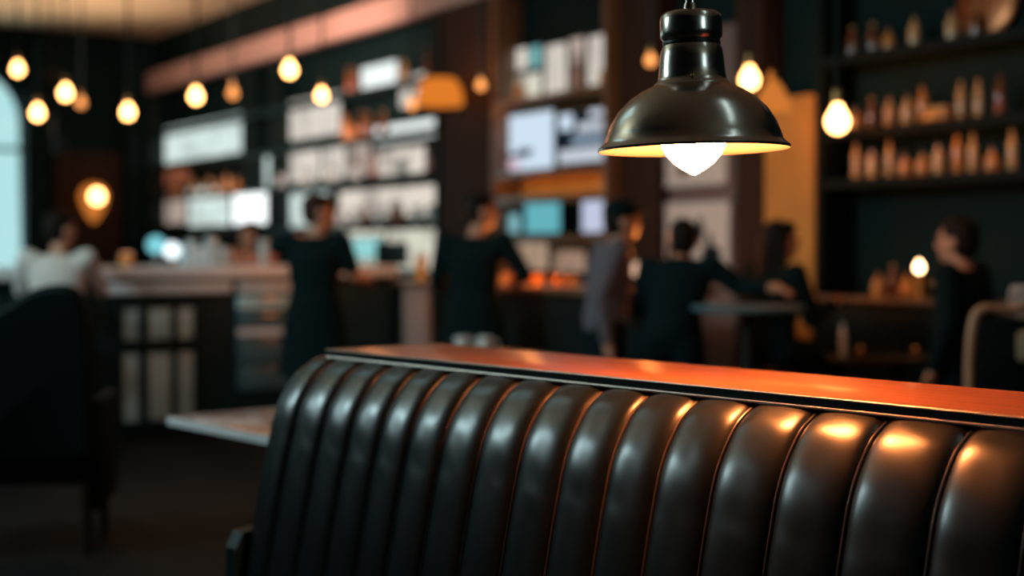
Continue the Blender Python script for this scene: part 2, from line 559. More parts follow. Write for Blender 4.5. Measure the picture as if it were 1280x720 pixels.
# ends and back
for row in (grid[0], grid[-1]):
    back = [bm.verts.new((row[0].co.x, .10, z)) for z in (.44,)]
    bm.faces.new([*row, back[0]])
finish('backrest', bm, M['leather'], booth)
for s in SEAM:
    bm = bmnew()
    tube(bm, [Vector((s, q.y, q.z)) + prof_normal(i)*.004 for i, q in enumerate(PS)][1:], .0027, 8)
    finish('piping', bm, M['piping'], booth)
# rounded end panel
bm = bmnew()
ring = [(q.y, q.z) for q in PS] + [(.10, .44)]
cx = sum(p for p, z in ring)/len(ring); cz = sum(z for p, z in ring)/len(ring)
rings = []
for (ds, k) in ((0, 1.0), (-.012, .995), (-.022, .97), (-.028, .93)):
    rings.append([Vector((s0+ds-.001, cx+(p-cx)*k, cz+(z-cz)*k)) for p, z in ring])
ring_loft(bm, rings)
finish('end_pad', bm, M['leather'], booth)
SE = SEAM[-1]
bm = bmnew()
N = 9
for k in range(N):
    w = (SE-s0)/N
    box(bm, s0+k*w+.002, s0+(k+1)*w-.002, -.64, -.155, .33, .46, .035, 4)
finish('seat', bm, M['leather'], booth)
bm = bmnew(); box(bm, s0, SE, -.62, .125, 0.08, .33, .006); box(bm, s0, SE, -.58, .12, 0, .08); box(bm, s0, SE, -.10, .125, .33, .438)
finish('base', bm, M['dark_wood'], booth, False)
bm = bmnew()
pp = [(-.15, .02), (.10, .02), (.10, .62), (-.09, .645), (-.13, .64), (-.15, .60)]
ring_loft(bm, [[Vector((s0-.036-.05, p, z)) for p, z in pp], [Vector((s0-.036, p, z)) for p, z in pp]])
finish('end_panel', bm, M['black'], booth, False)

# partition with its varnished ledge behind the bench
part_ = thing('booth_partition', 'low partition behind the leather booth carrying a varnished orange wood ledge', 'partition', BO, BOOTH_ROT)
LP = .054; LE = -.095
bm = bmnew(); box(bm, LE+.03, SE, .13, .39, 0, 1.079, .004); finish('panel', bm, M['dark_wood'], part_, False)
bm = bmnew(); box(bm, LE+.004, SE+.02, LP+.004, .411, 1.081, 1.0955, .0025, 3); finish('ledge', bm, M['ledge'], part_)
bm = bmnew()
box(bm, LE, SE+.02, LP, LP+.004, 1.079, 1.0935); box(bm, LE, LE+.004, LP+.004, .415, 1.079, 1.0935); box(bm, LE+.004, SE+.02, .411, .415, 1.079, 1.0935)
finish('edge_band', bm, M['black'], part_, False)
bm = bmnew(); tube(bm, [(LE-.0005, .40, 1.0945), (LE-.0005, LP, 1.0945), (LE+.002, LP-.001, 1.0945), (SE, LP-.001, 1.0945)], .0021, 10); finish('edge_trim', bm, M['trim_metal'], part_)['label'] = 'thin metal line on the ledge edge'
bm = bmnew(); tube(bm, [(LE, LP+.002, 1.0765), (SE, LP+.002, 1.0765)], .0034, 10); finish('bead_trim', bm, M['trim_metal'], part_)['label'] = 'thin metal bead under the ledge'

# ------------------------------------------------------------------ big pendant lamp
LY = 2.60
lamp_p = at(867, 186, LY)
lamp = thing('pendant_lamp', 'large brushed steel dome pendant lamp with glowing bulb, hanging above the leather booth', 'lamp', (lamp_p.x, lamp_p.y, lamp_p.z))
lamp.rotation_euler = (0, math.radians(-1.2), 0)
k = LY/F     # metres per pixel at the lamp
def sc(pr): return [(r*k, z*k) for r, z in pr]
outer = [(119.5, -2), (120, 1), (118, 3), (114, 6), (111, 10), (108.5, 18), (103, 32), (93, 48), (79, 62), (64, 72), (51, 78), (46, 80)]
inner = [(45, 77), (61, 70), (76, 60), (90, 46.5), (100, 31), (105.5, 18), (108, 9), (111, 4), (115, 0), (119, -2)]
bm = bmnew(); lathe(bm, sc(outer), 72, cap=False); 
finish('shade', bm, M['steel'], lamp)
bm = bmnew(); lathe(bm, sc(inner), 72, cap=False); finish('shade_lining', bm, M['shade_inside'], lamp)['label'] = 'pale lining lit orange'
bm = bmnew()
lathe(bm, sc([(50, 78), (47, 82), (44, 84), (42.5, 88), (41, 100), (40, 112), (38.5, 122), (36, 128), (35, 130), (34.5, 133), (36, 136), (38.5, 139), (39, 145), (39, 160), (37.5, 166), (33, 170), (29, 171), (10, 172.5), (9, 178), (8, 182)]), 56)
finish('neck', bm, M['steel'], lamp)
bm = bmnew(); lathe(bm, sc([(35.6, 128.5), (36.2, 129.3), (36.2, 132.7), (35.6, 133.5)]), 48); finish('groove_ring', bm, M['black_metal'], lamp)
bm = bmnew()
for ang in (.4, 2.5, 4.6):
    ellipsoid(bm, (43*k*math.cos(ang), 43*k*math.sin(ang), 87*k), (2.6*k,)*3, u=10, v=8)
finish('screw', bm, M['brass'], lamp)
bm = bmnew(); tube(bm, [(0, 0, 180*k), (0, 0, CEIL-lamp_p.z-.03)], 7.0*k, 16); finish('rod', bm, M['steel'], lamp)
bm = bmnew(); lathe(bm, [(.06, CEIL-lamp_p.z-.005), (.06, CEIL-lamp_p.z-.02), (.02, CEIL-lamp_p.z-.05)], 28); finish('ceiling_rose', bm, M['steel'], lamp)
bm = bmnew(); lathe(bm, sc([(20, 75), (20, 42), (17, 40)]), 24); big_socket = finish('socket', bm, M['black'], lamp)
bm = bmnew()
lathe(bm, sc([(1, -33), (5, -31), (14, -26), (25, -18), (34, -8), (39, 2), (40, 10), (37, 20), (30, 30), (22, 38), (17, 42)]), 40)
finish('bulb', bm, M['bulb_main'], big_socket)['label'] = 'large glowing bulb'

# ------------------------------------------------------------------ small hanging bulbs
def bulb_pendant(x, y, Y, r, mat, label, name='bulb_pendant', group='bare bulbs hanging over the bar'):
    p = at(x, y, Y)
    r *= .88
    t = thing(name, label, 'lamp', (p.x, p.y, p.z), 0, group)
    bm = bmnew()
    lathe(bm, [(.0, -r*1.04), (r*.45, -r*.93), (r*.85, -r*.53), (r, 0), (r*.9, r*.42), (r*.62, r*.9), (r*.36, r*1.4), (r*.34, r*1.6)], 24)
    bulb_bm = bm
    bm = bmnew(); lathe(bm, [(r*.38, r*1.5), (r*.42, r*1.55), (r*.42, r*2.6), (r*.15, r*2.9)], 16); so = finish('socket', bm, M['brass'], t)
    finish('bulb', bulb_bm, mat, so)['label'] = 'glowing bulb'
    bm = bmnew(); tube(bm, [(0, 0, r*2.8), (0, 0, CEIL-p.z-.02)], .012, 8); finish('cord', bm, M['black'], t)
    bm = bmnew(); lathe(bm, [(.05, CEIL-p.z), (.05, CEIL-p.z-.025), (.015, CEIL-p.z-.04)], 16); finish('ceiling_cup', bm, M['black'], t)
    return t
BULBS = [
 (22, 87, 13.5, .058, 'bulb', 'leftmost hanging bulb, beside the top of the arched window'),
 (82, 117, 12.5, .060, 'bulb', 'bright hanging bulb directly right of the arched window, middle of three close together'),
 (101, 129, 15.0, .052, 'bulb_dim', 'dim orange hanging bulb touching the right side of a brighter one'),
 (47, 142, 12.0, .058, 'bulb', 'lowest of the hanging bulbs next to the arched window'),
 (160, 141, 12.0, .058, 'bulb', 'single hanging bulb in front of the dark end wall doorway'),
 (245, 121, 11.5, .056, 'bulb', 'bright hanging bulb under the far end of the copper fascia'),
 (291, 117, 14.5, .055, 'bulb_dim', 'dim orange hanging bulb under the copper fascia beside a brighter bulb'),
 (362, 88, 10.5, .055, 'bulb', 'highest bright hanging bulb, just below the middle of the copper fascia'),
 (402, 120, 11.5, .048, 'bulb', 'hanging bulb in front of the white lit panel, right of the highest bulb'),
 (515, 132, 13.0, .045, 'bulb_dim', 'small faint hanging bulb before the upper shelves left of the brown pilaster'),
 (601, 107, 11.0, .040, 'bulb_dim', 'small orange hanging bulb at the right edge of the glowing wall sconce'),
 (813, 76, 9.5, .040, 'bulb_dim', 'small orange hanging bulb immediately left of the big steel pendant'),
 (937, 100, 8.5, .062, 'bulb', 'round hanging bulb right of the big steel pendant, before the amber shade'),
 (1047, 152, 6.6, .062, 'bulb', 'bright hanging bulb in front of the right bottle shelves'),
]
for b in BULBS: bulb_pendant(b[0], b[1], b[2], b[3], M[b[4]], b[5])

# amber sconces
def sconce(x, y, loc, rotz, w, h, label, mat='amber_glow'):
    t = thing('wall_sconce', label, 'lamp', loc, rotz)
    # local: y points away from the wall toward the room is negative
    bm = bmnew(); box(bm, -.05, .05, -.02, 0, -.08, .10, .005); finish('back_plate', bm, M['brass'], t)
    bm = bmnew(); tube(bm, [(0, -.02, 0), (0, -.08, 0), (0, -.10, .02)], .012, 8); finish('arm', bm, M['brass'], t)
    bm = bmnew()
    lathe(bm, [(w*.30, h*.52), (w*.36, h*.45), (w*.45, h*.1), (w*.5, -h*.3), (w*.5, -h*.42), (w*.45, -h*.5), (.02, -h*.5)], 28, (0, -.10-w*.3, .05))
    finish('glass_shade', bm, M[mat], t)
    return t
a = a_of(577, 6.72)
sc1 = sconce(0, 0, R(a, 6.72, z_of(124, a, 6.72)), BAR_ROT, .44, .24, 'glowing amber glass wall sconce on the brown pilaster between the lit shelves and the televisions', 'amber_bright')
# globe on the end wall
bb = b_on_end(115)
yend = R(A0+.06, bb).y
t = thing('globe_sconce', 'round amber globe sconce on the dark end wall doorway behind the man in white', 'lamp', R(A0+.06, bb, CH+(HZ-250)*yend/F), BAR_ROT)
bm = bmnew(); lathe(bm, [(.06, 0), (.06, .02), (.02, .03)], 20)
for v in bm.verts: v.co = Vector((v.co.z, v.co.x, v.co.y))
finish('back_plate', bm, M['brass'], t)
bm = bmnew(); tube(bm, [(.02, 0, 0), (.12, 0, 0), (.14, 0, .02)], .012, 8); finish('arm', bm, M['brass'], t)
bm = bmnew(); lathe(bm, [(.0, -.34), (.06, -.28), (.14, -.15), (.19, .0), (.19, .10), (.14, .18), (.06, .22)], 28, (.22, 0, .0)); finish('globe', bm, M['amber_glow'], t)
bm = bmnew(); ellipsoid(bm, (.36, 0, .04), (.10, .10, .105)); finish('bulb', bm, M['bulb'], t)
# amber shade pendant right of the big lamp
p = at(966, 122, 8.6)
t = thing('amber_shade_pendant', 'amber glass cone pendant partly behind the right shoulder of the big steel pendant', 'lamp', p)
bm = bmnew(); lathe(bm, [(.115, -.08), (.11, -.06), (.09, .0), (.06, .06), (.03, .1), (.02, .11)], 28); finish('lamp_shade', bm, M['amber_glow'], t)
bm = bmnew(); lathe(bm, [(.025, .10), (.025, .16), (.008, .18)], 14); finish('socket', bm, M['brass'], t)
bm = bmnew(); tube(bm, [(0, 0, .17), (0, 0, CEIL-p.z-.01)], .006, 6); finish('cord', bm, M['black'], t)

# ------------------------------------------------------------------ bar counter
LEG_A = -10.0; MAIN_B = 5.3
bar = thing('bar_counter', 'L-shaped bar with pale stone top on its left arm and dark panelled front', 'bar', R(LEG_A, MAIN_B, 0), BAR_ROT)
def lb(bm, a0, a1, b0, b1, z0, z1, bev=.0):       # box in room coordinates, local to the bar
    return box(bm, a0-LEG_A, a1-LEG_A, b0-MAIN_B, b1-MAIN_B, z0, z1, bev)
def b_leg(x, a=LEG_A):
    u = (x-640)/F
    return a*(E1.y*u - E1.x)/(E2.x - E2.y*u)
bm = bmnew(); lb(bm, LEG_A-.72, LEG_A+.10, .4, MAIN_B+.0, 1.135, 1.22, .012); o = finish('countertop', bm, M['stone'], bar); o['label'] = 'pale stone left countertop'
bm = bmnew(); lb(bm, LEG_A-.60, LEG_A, .5, MAIN_B, .08, 1.135); lb(bm, LEG_A-.56, LEG_A-.04, .55, MAIN_B, 0, .08); finish('left_front', bm, M['navy'], bar, False)
bm = bmnew(); lb(bm, LEG_A, LEG_A+.06, b_leg(118), b_leg(287), 1.03, 1.105, .006); finish('front_moulding', bm, M['pale_trim'], bar)['label'] = 'pale grey moulding strip'
for (x0, x1) in ((153, 173), (184, 213), (221, 241)):
    for (z0, z1) in ((.70, .92), (.12, .60)):
        bm = bmnew(); lb(bm, LEG_A, LEG_A+.015, b_leg(x0), b_leg(x1), z0, z1, .004)
        finish('front_pane', bm, M['pale_glass'], bar)
    bm = bmnew()
    lb(bm, LEG_A, LEG_A+.03, b_leg(x0)-.03, b_leg(x0), .09, .96); lb(bm, LEG_A, LEG_A+.03, b_leg(x1), b_leg(x1)+.03, .09, .96)
    for z in (.09, .61, .93): lb(bm, LEG_A, LEG_A+.03, b_leg(x0), b_leg(x1), z, z+.03)
    finish('pane_frame', bm, M['navy'], bar, False)
for (z0, z1, m) in ((1.03, 1.10, 'pale_trim'), (.90, 1.0, 'pale_glass'), (.78, .88, 'blue_panel'), (.70, .755, 'pale_trim'), (.50, .68, 'blue_panel'), (.30, .48, 'blue_panel')):
    bm = bmnew(); lb(bm, LEG_A, LEG_A+.04, b_leg(296), b_leg(366), z0, z1, .006); o = finish('drawer_front', bm, M[m], bar)
    if m == 'pale_trim': o['label'] = 'pale grey drawer rail'
    else:
        bm = bmnew(); bc = (b_leg(296)+b_leg(366))/2
        lb(bm, LEG_A+.04, LEG_A+.055, bc-.09, bc+.09, z1-.035, z1-.02, .003); finish('drawer_handle', bm, M['chrome'], o)
bm = bmnew(); lb(bm, LEG_A-.72, -6.9, MAIN_B, MAIN_B+.7, 1.05, 1.10, .01); finish('countertop', bm, M['mid_wood'], bar)['label'] = 'brown wood countertop'
bm = bmnew(); lb(bm, LEG_A-.6, -6.95, MAIN_B+.08, MAIN_B+.6, .08, 1.05); lb(bm, LEG_A-.55, -7.0, MAIN_B+.12, MAIN_B+.56, 0, .08); finish('main_front', bm, M['black'], bar, False)
a0, a1 = a_of(418, MAIN_B), a_of(506, MAIN_B)
bm = bmnew(); lb(bm, max(a0, LEG_A+.12), a1+.3, MAIN_B+.03, MAIN_B+.08, .35, 1.05, .006); finish('front_panel', bm, M['taupe'], bar)['label'] = 'taupe front panel'
bm = bmnew(); tube(bm, [(.3, -.12, .2), (3.0, -.12, .2)], .025, 10)
for q in (.5, 1.7, 2.9): tube(bm, [(q, -.12, .2), (q, .09, .2)], .012, 8)
finish('foot_rail', bm, M['brass'], bar)

# ------------------------------------------------------------------ back bar shelves
SHELF_B = 6.75
def shelf_unit(name, label, a0, a1, zs, posts, mat, depth=.3, cab=True, lip=.03):
    t = thing(name, label, 'shelf', R((a0+a1)/2, B1, 0), BAR_ROT)
    c = (a0+a1)/2
    for z in zs:
        bm = bmnew(); box(bm, a0-c, a1-c, -depth, -.08, z-.035, z, .004); box(bm, a0-c, a1-c, -depth-.012, -depth+.006, z-.062, z+.002, .003); finish('shelf_board', bm, M[mat], t)  # front lip added to screen the light strips
    for p in posts:
        bm = bmnew(); box(bm, p-c-.025, p-c+.025, -depth-.02, -.005, 1.05 if cab else .9, 3.60, .004); finish('post', bm, M[mat], t)
    if cab:
        bm = bmnew(); box(bm, a0-c, a1-c, -depth-.1, -.005, 1.0, 1.05, .006); finish('counter', bm, M['dark_wood'], t)
        bm = bmnew(); box(bm, a0-c, a1-c, -depth-.05, -.005, 0, 1.0); finish('cabinet', bm, M['black'], t, False)
    return t
aS0, aS1 = A0+.25, a_of(549, SHELF_B)
shelf_unit('back_bar_shelves', 'long shelving wall of white lit panels at left behind the bar', aS0, aS1, (1.60, 2.08, 2.52, 3.02), (aS0+.03, a_of(309, SHELF_B), a_of(340, SHELF_B), aS1-.03), 'black')
aT0, aT1 = a_of(611, 6.72)+.012, a_of(775, 6.85)-.012
shelf_unit('television_bay', 'warm-lit wall bay behind the bar holding two televisions and small screens', aT0, aT1, (1.46, 1.80, 2.03, 2.66), (aT0+.03, aT1-.03), 'mid_wood')
aR0, aR1 = a_of(1022, SHELF_B), -3.6
shelf_unit('bottle_shelves', 'dark shelves of warm glinting bottles on the right wall', aR0, aR1, (1.80, 2.12, 2.60), (aR0+.03, aR1-.03), 'shelf_black')

# lit panels
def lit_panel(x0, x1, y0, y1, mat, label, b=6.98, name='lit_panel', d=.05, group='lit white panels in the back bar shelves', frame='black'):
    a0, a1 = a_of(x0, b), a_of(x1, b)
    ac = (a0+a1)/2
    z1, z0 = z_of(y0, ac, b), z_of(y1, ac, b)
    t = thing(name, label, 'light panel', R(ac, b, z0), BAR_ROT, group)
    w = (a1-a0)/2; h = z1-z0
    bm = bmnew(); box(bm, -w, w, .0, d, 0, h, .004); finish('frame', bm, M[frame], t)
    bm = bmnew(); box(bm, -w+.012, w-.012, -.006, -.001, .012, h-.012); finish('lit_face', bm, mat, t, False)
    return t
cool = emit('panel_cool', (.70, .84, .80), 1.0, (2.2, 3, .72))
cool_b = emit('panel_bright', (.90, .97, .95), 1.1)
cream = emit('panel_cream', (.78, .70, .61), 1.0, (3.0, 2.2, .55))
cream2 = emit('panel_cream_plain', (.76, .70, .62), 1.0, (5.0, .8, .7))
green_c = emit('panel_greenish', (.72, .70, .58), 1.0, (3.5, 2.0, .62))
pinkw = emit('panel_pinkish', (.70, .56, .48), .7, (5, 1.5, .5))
warmw = emit('panel_warm', (.9, .55, .3), .7)
PAN = [
 (205, 302, 151, 199, cool, 'wide bluish-white lit panel at the far left end of the back bar shelves'),
 (346, 426, 122, 174, cream2, 'large white lit panel high on the shelves, right of the dark post'),
 (346, 401, 186, 229, cream2, 'white lit panel directly under the large one right of the dark post'),
 (404, 432, 180, 225, cream2, 'narrow cream lit panel in the row under the large white one'),
 (435, 463, 178, 221, pinkw, 'narrow pinkish lit panel, right end of the row under the large white one'),
 (471, 532, 184, 219, cream, 'cream lit panel with a dark red spot, left of the brown pilaster'),
 (424, 548, 234, 272, cream, 'long cream lit panel with faint markings behind the head of the man in black'),
 (421, 482, 285, 338, green_c, 'square pale lit panel just right of the man in black at the bar'),
 (485, 548, 283, 338, green_c, 'square pale lit panel beside the brown pilaster above the bar'),
 (452, 497, 79, 110, cool_b, 'bright white lit panel in the top compartment of the long shelves'),
 (500, 531, 92, 134, cream2, 'cream lit panel in the top compartment beside the brown pilaster'),
 (469, 547, 152, 176, cool_b, 'bright white lit strip panel at the left of the brown pilaster'),
 (236, 288, 234, 283, cool, 'pale blue-white lit panel above the glassware on the left arm of the bar'),
 (312, 338, 196, 238, cool, 'narrow bluish lit panel just left of the dark shelf post'),
 (346, 412, 240, 290, cool, 'bluish lit panel behind the raised left arm of the man in black'),
 (205, 232, 243, 280, pinkw, 'dim pinkish lit panel at the far left below the wide bluish one'),
 (206, 236, 207, 232, emit('panel_russet', (.45, .14, .07), .5), 'russet lit panel under the wide bluish-white one'),
]
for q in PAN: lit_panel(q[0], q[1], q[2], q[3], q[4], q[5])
PAN2 = [
 (619, 660, 62, 91, cream2, 'upper left pale pane over the left television'),
 (662, 677, 56, 86, emit('panel_teal', (.25, .62, .62), .7), 'small teal pane at the corner above the left television'),
 (619, 677, 94, 128, green_c, 'lower left pale pane over the left television'),
 (681, 709, 54, 120, cream2, 'tall bright pane above the gap between the televisions'),
 (712, 731, 46, 114, pinkw, 'dim narrow pane between two bright panes above the televisions'),
 (735, 773, 41, 106, cream2, 'tall bright pane at the top right above the right television'),
 (640, 685, 300, 338, emit('panel_buff', (.75, .52, .36), .6, (4, 2, .6)), 'buff lit panel under the small teal screens'),
 (692, 732, 312, 341, emit('panel_buff_warm', (.75, .48, .34), .55, (4, 2, .6)), 'warm buff lit panel left of the man in the cap'),
]
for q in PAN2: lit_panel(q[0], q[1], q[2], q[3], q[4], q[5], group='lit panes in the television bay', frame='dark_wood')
lit_panel(292, 334, 241, 281, emit('cool_lamp_face', (.95, 1, 1), 1.6), 'brightest square white lightbox above the person in coral at the left arm of the bar', b=6.6, name='lightbox', group=None)

# screens
def screen(x0, x1, y0, y1, base, marks, label, b=6.9, name='television', cat='television', stand=False):
    a0, a1 = a_of(x0, b), a_of(x1, b)
    ac = (a0+a1)/2
    z1, z0 = z_of(y0, ac, b), z_of(y1, ac, b)
    w = (a1-a0)/2; h = z1-z0
    t = thing(name, label, cat, R(ac, b, z0), BAR_ROT)
    bm = bmnew(); box(bm, -w-.02, w+.02, .0, .05, -.02, h+.02, .008); finish('casing', bm, M['black'], t)
    bm = bmnew(); box(bm, -w, w, -.003, -.0005, 0, h); scr = finish('screen', bm, base, t, False)
    for (u0, u1, v0, v1, m) in marks:
        bm = bmnew(); box(bm, -w+2*w*u0, -w+2*w*u1, -.006, -.0035, h*v0, h*v1); finish('screen_graphic', bm, m, scr, False)
    if b < 6.98:
        bm = bmnew(); box(bm, -.06, .06, .05, B1-b, h*.3, h*.7); finish('wall_bracket', bm, M['black_metal'], t, False)
    return t
blue_w = emit('screen_blue_white', (.66, .80, .95), .95)
dark_s = emit('screen_dark', (.01, .02, .035), .6)
bar_s = emit('screen_white_bar', (.75, .82, .92), .75)
pink_s = emit('screen_pink', (.75, .55, .68), .9)
teal_s = emit('screen_teal', (.16, .55, .62), .8)
lav_s = emit('screen_lavender', (.62, .68, .88), .85)
grey_blue = emit('screen_grey_blue', (.35, .48, .62), .6)
screen(619, 692, 143, 213, blue_w, [(.18, .62, .24, .32, dark_s), (.40, .66, .30, .38, dark_s), (.02, .45, .03, .20, pink_s)], 'left wall television with a bluish white picture')
screen(698, 771, 136, 206, dark_s, [(.03, .26, .66, .95, blue_w), (.35, .95, .60, .76, bar_s), (.55, .98, .84, .97, bar_s), (.25, .88, .36, .54, grey_blue), (.02, .98, .06, .30, bar_s)], 'right wall television with white bars on a dark picture')
screen(657, 700, 253, 291, teal_s, [], 'small teal screen, the middle one under the televisions', name='monitor', cat='monitor')
screen(619, 649, 268, 291, emit('screen_teal_pale', (.28, .60, .66), .8), [], 'small pale teal screen, leftmost under the televisions', name='monitor', cat='monitor')
screen(728, 761, 243, 290, lav_s, [], 'upright lavender white screen beside the head of the man in the cap', name='monitor', cat='monitor')
# shelf strips in the television bay
def strip(a0, a1, z, mat, label, b=6.80, name='light_strip'):
    ac = (a0+a1)/2
    bm = bmnew(); box(bm, -(a1-a0)/2, (a1-a0)/2, -.012, .012, -.016, 0, .003)
    o = finish(name, bm, mat, None, True, R(ac, b, z), BAR_ROT)
    return tag(o, label, 'light strip')
strip(aT0+.1, aT1-.1, 1.995, M['led_warm'], 'warm light strip under the shelf below the televisions', 6.80)
strip(aT0+.1, aT1-.1, 1.425, M['led_warm'], 'warm light strip under the lowest shelf of the television bay', 6.80)
strip(aT0+.1, aT1-.1, 2.625, M['led_warm'], 'warm light strip under the shelf above the televisions', 6.80)
strip(aR0+.1, aR1-.1, 2.085, M['led_added'], 'added warm light strip over the lowest row of right wall bottles', 6.78)  # strips added on this wall to brighten the bottles
strip(aR0+.1, aR1-.1, 2.565, M['led_added'], 'added warm light strip over the middle row of right wall bottles', 6.78)
# warm wood backing panels behind the television bay strips
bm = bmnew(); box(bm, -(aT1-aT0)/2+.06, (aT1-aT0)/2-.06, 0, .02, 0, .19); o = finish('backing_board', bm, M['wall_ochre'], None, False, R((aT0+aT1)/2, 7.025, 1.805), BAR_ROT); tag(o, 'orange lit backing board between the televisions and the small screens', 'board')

# ------------------------------------------------------------------ bottles
def bottle_proto(kind, glass, cap='cork', label_m=None):
    t = bpy.data.objects.new('jar' if kind == 'jar' else 'bottle', None); COL.objects.link(t)
    prof = {
     'wine': [(.001, 0), (.036, .0), (.038, .01), (.038, .19), (.034, .215), (.016, .25), (.0145, .30), (.016, .302), (.016, .31)],
     'spirit': [(.001, 0), (.042, 0), (.044, .012), (.044, .15), (.040, .17), (.018, .19), (.015, .235), (.017, .237), (.017, .245)],
     'squat': [(.001, 0), (.050, 0), (.054, .02), (.054, .09), (.045, .12), (.018, .14), (.016, .18), (.018, .182), (.018, .19)],
     'jar': [(.001, 0), (.048, 0), (.05, .01), (.05, .13), (.045, .145), (.040, .15), (.040, .165)],
     'slim': [(.001, 0), (.030, 0), (.032, .01), (.031, .20), (.022, .23), (.012, .26), (.0115, .31), (.013, .312), (.013, .32)],
    }[kind]
    bm = bmnew(); lathe(bm, prof, 20); finish('glass', bm, M[glass], t)
    top = prof[-1]
    bm = bmnew(); lathe(bm, [(top[0]+.001, top[1]-.015), (top[0]+.002, top[1]-.012), (top[0]+.002, top[1]+.012), (top[0]-.002, top[1]+.014)], 16); finish('cap', bm, M[cap], t)
    if label_m:
        r = max(r for r, z in prof)+.0008
        bm = bmnew(); lathe(bm, [(r, .05), (r, .12)], 20, cap=False); finish('paper_label', bm, M[label_m], t)
    return t
PROTO = {}
def bottle(kind, glass, cap, lm, loc, label, group, cat='bottle', scale=1.0):
    key = (kind, glass, cap, lm)
    if key not in PROTO:
        PROTO[key] = bottle_proto(*key); o = PROTO[key]
    else:
        o = copy_tree(PROTO[key])
    o.location = loc
    o.rotation_euler = (0, 0, random.random()*6)
    o.scale = (scale,)*3
    for kk in ('group',):
        if kk in o: del o[kk]
    return tag(o, label, cat, group)
lbl = {'a': 'amber wine bottle', 'b': 'pale amber bottle', 'c': 'squat amber bottle', 'd': 'slim pale bottle', 'e': 'russet-labelled bottle', 'f': 'brown spirit bottle'}
kinds = {'a': ('wine', 'amber', 'cork', None), 'b': ('spirit', 'amber_pale', 'cork', None), 'c': ('squat', 'amber', 'cork', None), 'd': ('slim', 'amber_pale', 'black', None), 'e': ('wine', 'brown_glass', 'cork', 'red_label'), 'f': ('spirit', 'brown_glass', 'brass', None)}
desc = {'a': 'amber wine bottle with paper label', 'b': 'pale amber spirit bottle with paper label', 'c': 'squat amber bottle', 'd': 'slim pale amber bottle', 'e': 'brown wine bottle with russet label', 'f': 'brown spirit bottle'}
rows = [
 (2.60, 'top', [(1066, 'f'), (1091, 'f'), (1111, 'c'), (1143, 'b'), (1190, 'b'), (1220, 'f')]),
 (2.12, 'middle', [(1069, 'c'), (1090, 'f'), (1112, 'b'), (1134, 'b'), (1153, 'a'), (1201, 'd'), (1223, 'd'), (1250, 'e')]),
 (1.80, 'lowest', [(1070, 'd'), (1090, 'b'), (1112, 'd'), (1131, 'c'), (1153, 'c'), (1173, 'b'), (1197, 'a'), (1216, 'd'), (1240, 'c'), (1265, 'd')]),
]
for z, rn, lst in rows:
    for i, (x, kd) in enumerate(lst):
        a = a_of(x, 6.90)
        bottle(*kinds[kd], R(a, 6.90, z), '%s, %s from left on the right wall\'s %s shelf' % (lbl[kd], ORD[i], rn), 'bottles on the %s shelf of the right wall' % rn, scale=.78)
# amber box among the middle row
a = a_of(1179, 6.9)
t = thing('gift_box', 'flat amber gift box lying on the middle shelf of the right wall among the bottles', 'box', R(a, 6.88, 2.12), BAR_ROT)
bm = bmnew(); box(bm, -.07, .07, -.05, .05, 0, .075, .004); finish('box_body', bm, M['amber'], t)
bm = bmnew(); box(bm, -.072, .072, -.052, .052, .075, .095, .004); finish('lid', bm, M['amber_pale'], t)
# copper tray leaning over the top row
a = a_of(1232, 6.99)
t = thing('copper_tray', 'large round copper tray leaning on the right wall behind the top row of bottles', 'tray', R(a, 6.96, 2.60), BAR_ROT)
bm = bmnew(); lathe(bm, [(.0, 0), (.19, 0), (.21, -.012), (.225, -.016), (.225, -.010), (.205, .004), (.19, .010), (0, .010)], 40)
rot = Matrix.Rotation(math.radians(80), 3, 'X')
for v in bm.verts:
    v.co = rot @ Vector((v.co.x, v.co.y, v.co.z)) + Vector((0, .03, .225))
finish('tray_dish', bm, M['copper'], t)

# long shelves: bottles and jars standing before the lit panels
shelf_rows = [
 (3.02, 'top', [(437, 'e'), (445, 'f'), (505, 'b'), (535, 'e')]),
 (2.52, 'third', [(432, 'a'), (441, 'c'), (452, 'e'), (461, 'f'), (480, 'f')]),
 (2.08, 'second', [(352, 'jar'), (384, 'jar'), (416, 'jar'), (447, 'jar'), (468, 'e'), (503, 'jar'), (538, 'e')]),
 (1.60, 'lowest', [(426, 'jar'), (444, 'jar'), (458, 'f'), (474, 'jar'), (492, 'f'), (500, 'f'), (520, 'jar'), (540, 'jar')]),
]
for z, rn, lst in shelf_rows:
    for i, (x, kd) in enumerate(lst):
        a = a_of(x, 6.86)
        if kd == 'jar':
            bottle('jar', 'clear_glass', 'cork', None, R(a, 6.86, z), 'pale glass jar, %s vessel along the %s board of the lit shelves' % (ORD[i], rn), 'vessels on the long lit shelves', 'jar')
        else:
            bottle(*kinds[kd], R(a, 6.86, z), '%s, %s vessel along the %s board of the lit shelves' % (lbl[kd], ORD[i], rn), 'vessels on the long lit shelves')
# far left compartment: pink and pale bottles
for i, (x, kd) in enumerate([(214, 'e'), (222, 'c'), (243, 'b'), (262, 'b'), (276, 'c'), (284, 'b'), (296, 'c')]):
    a = a_of(x, 6.86)
    bottle(*kinds[kd], R(a, 6.86, 2.08), '%s, %s from left in the far end of the lit shelves' % (lbl[kd], ORD[i]), 'bottles in the far left compartment')
# tops above televisions
for i, (x, kd) in enumerate([(650, 'c'), (722, 'e'), (757, 'c')]):
    a = a_of(x, 6.84)
    bottle(*kinds[kd], R(a, 6.84, 2.66), '%s, %s from the left on the shelf above the televisions' % (desc[kd], ORD[i]), 'bottles above the televisions')

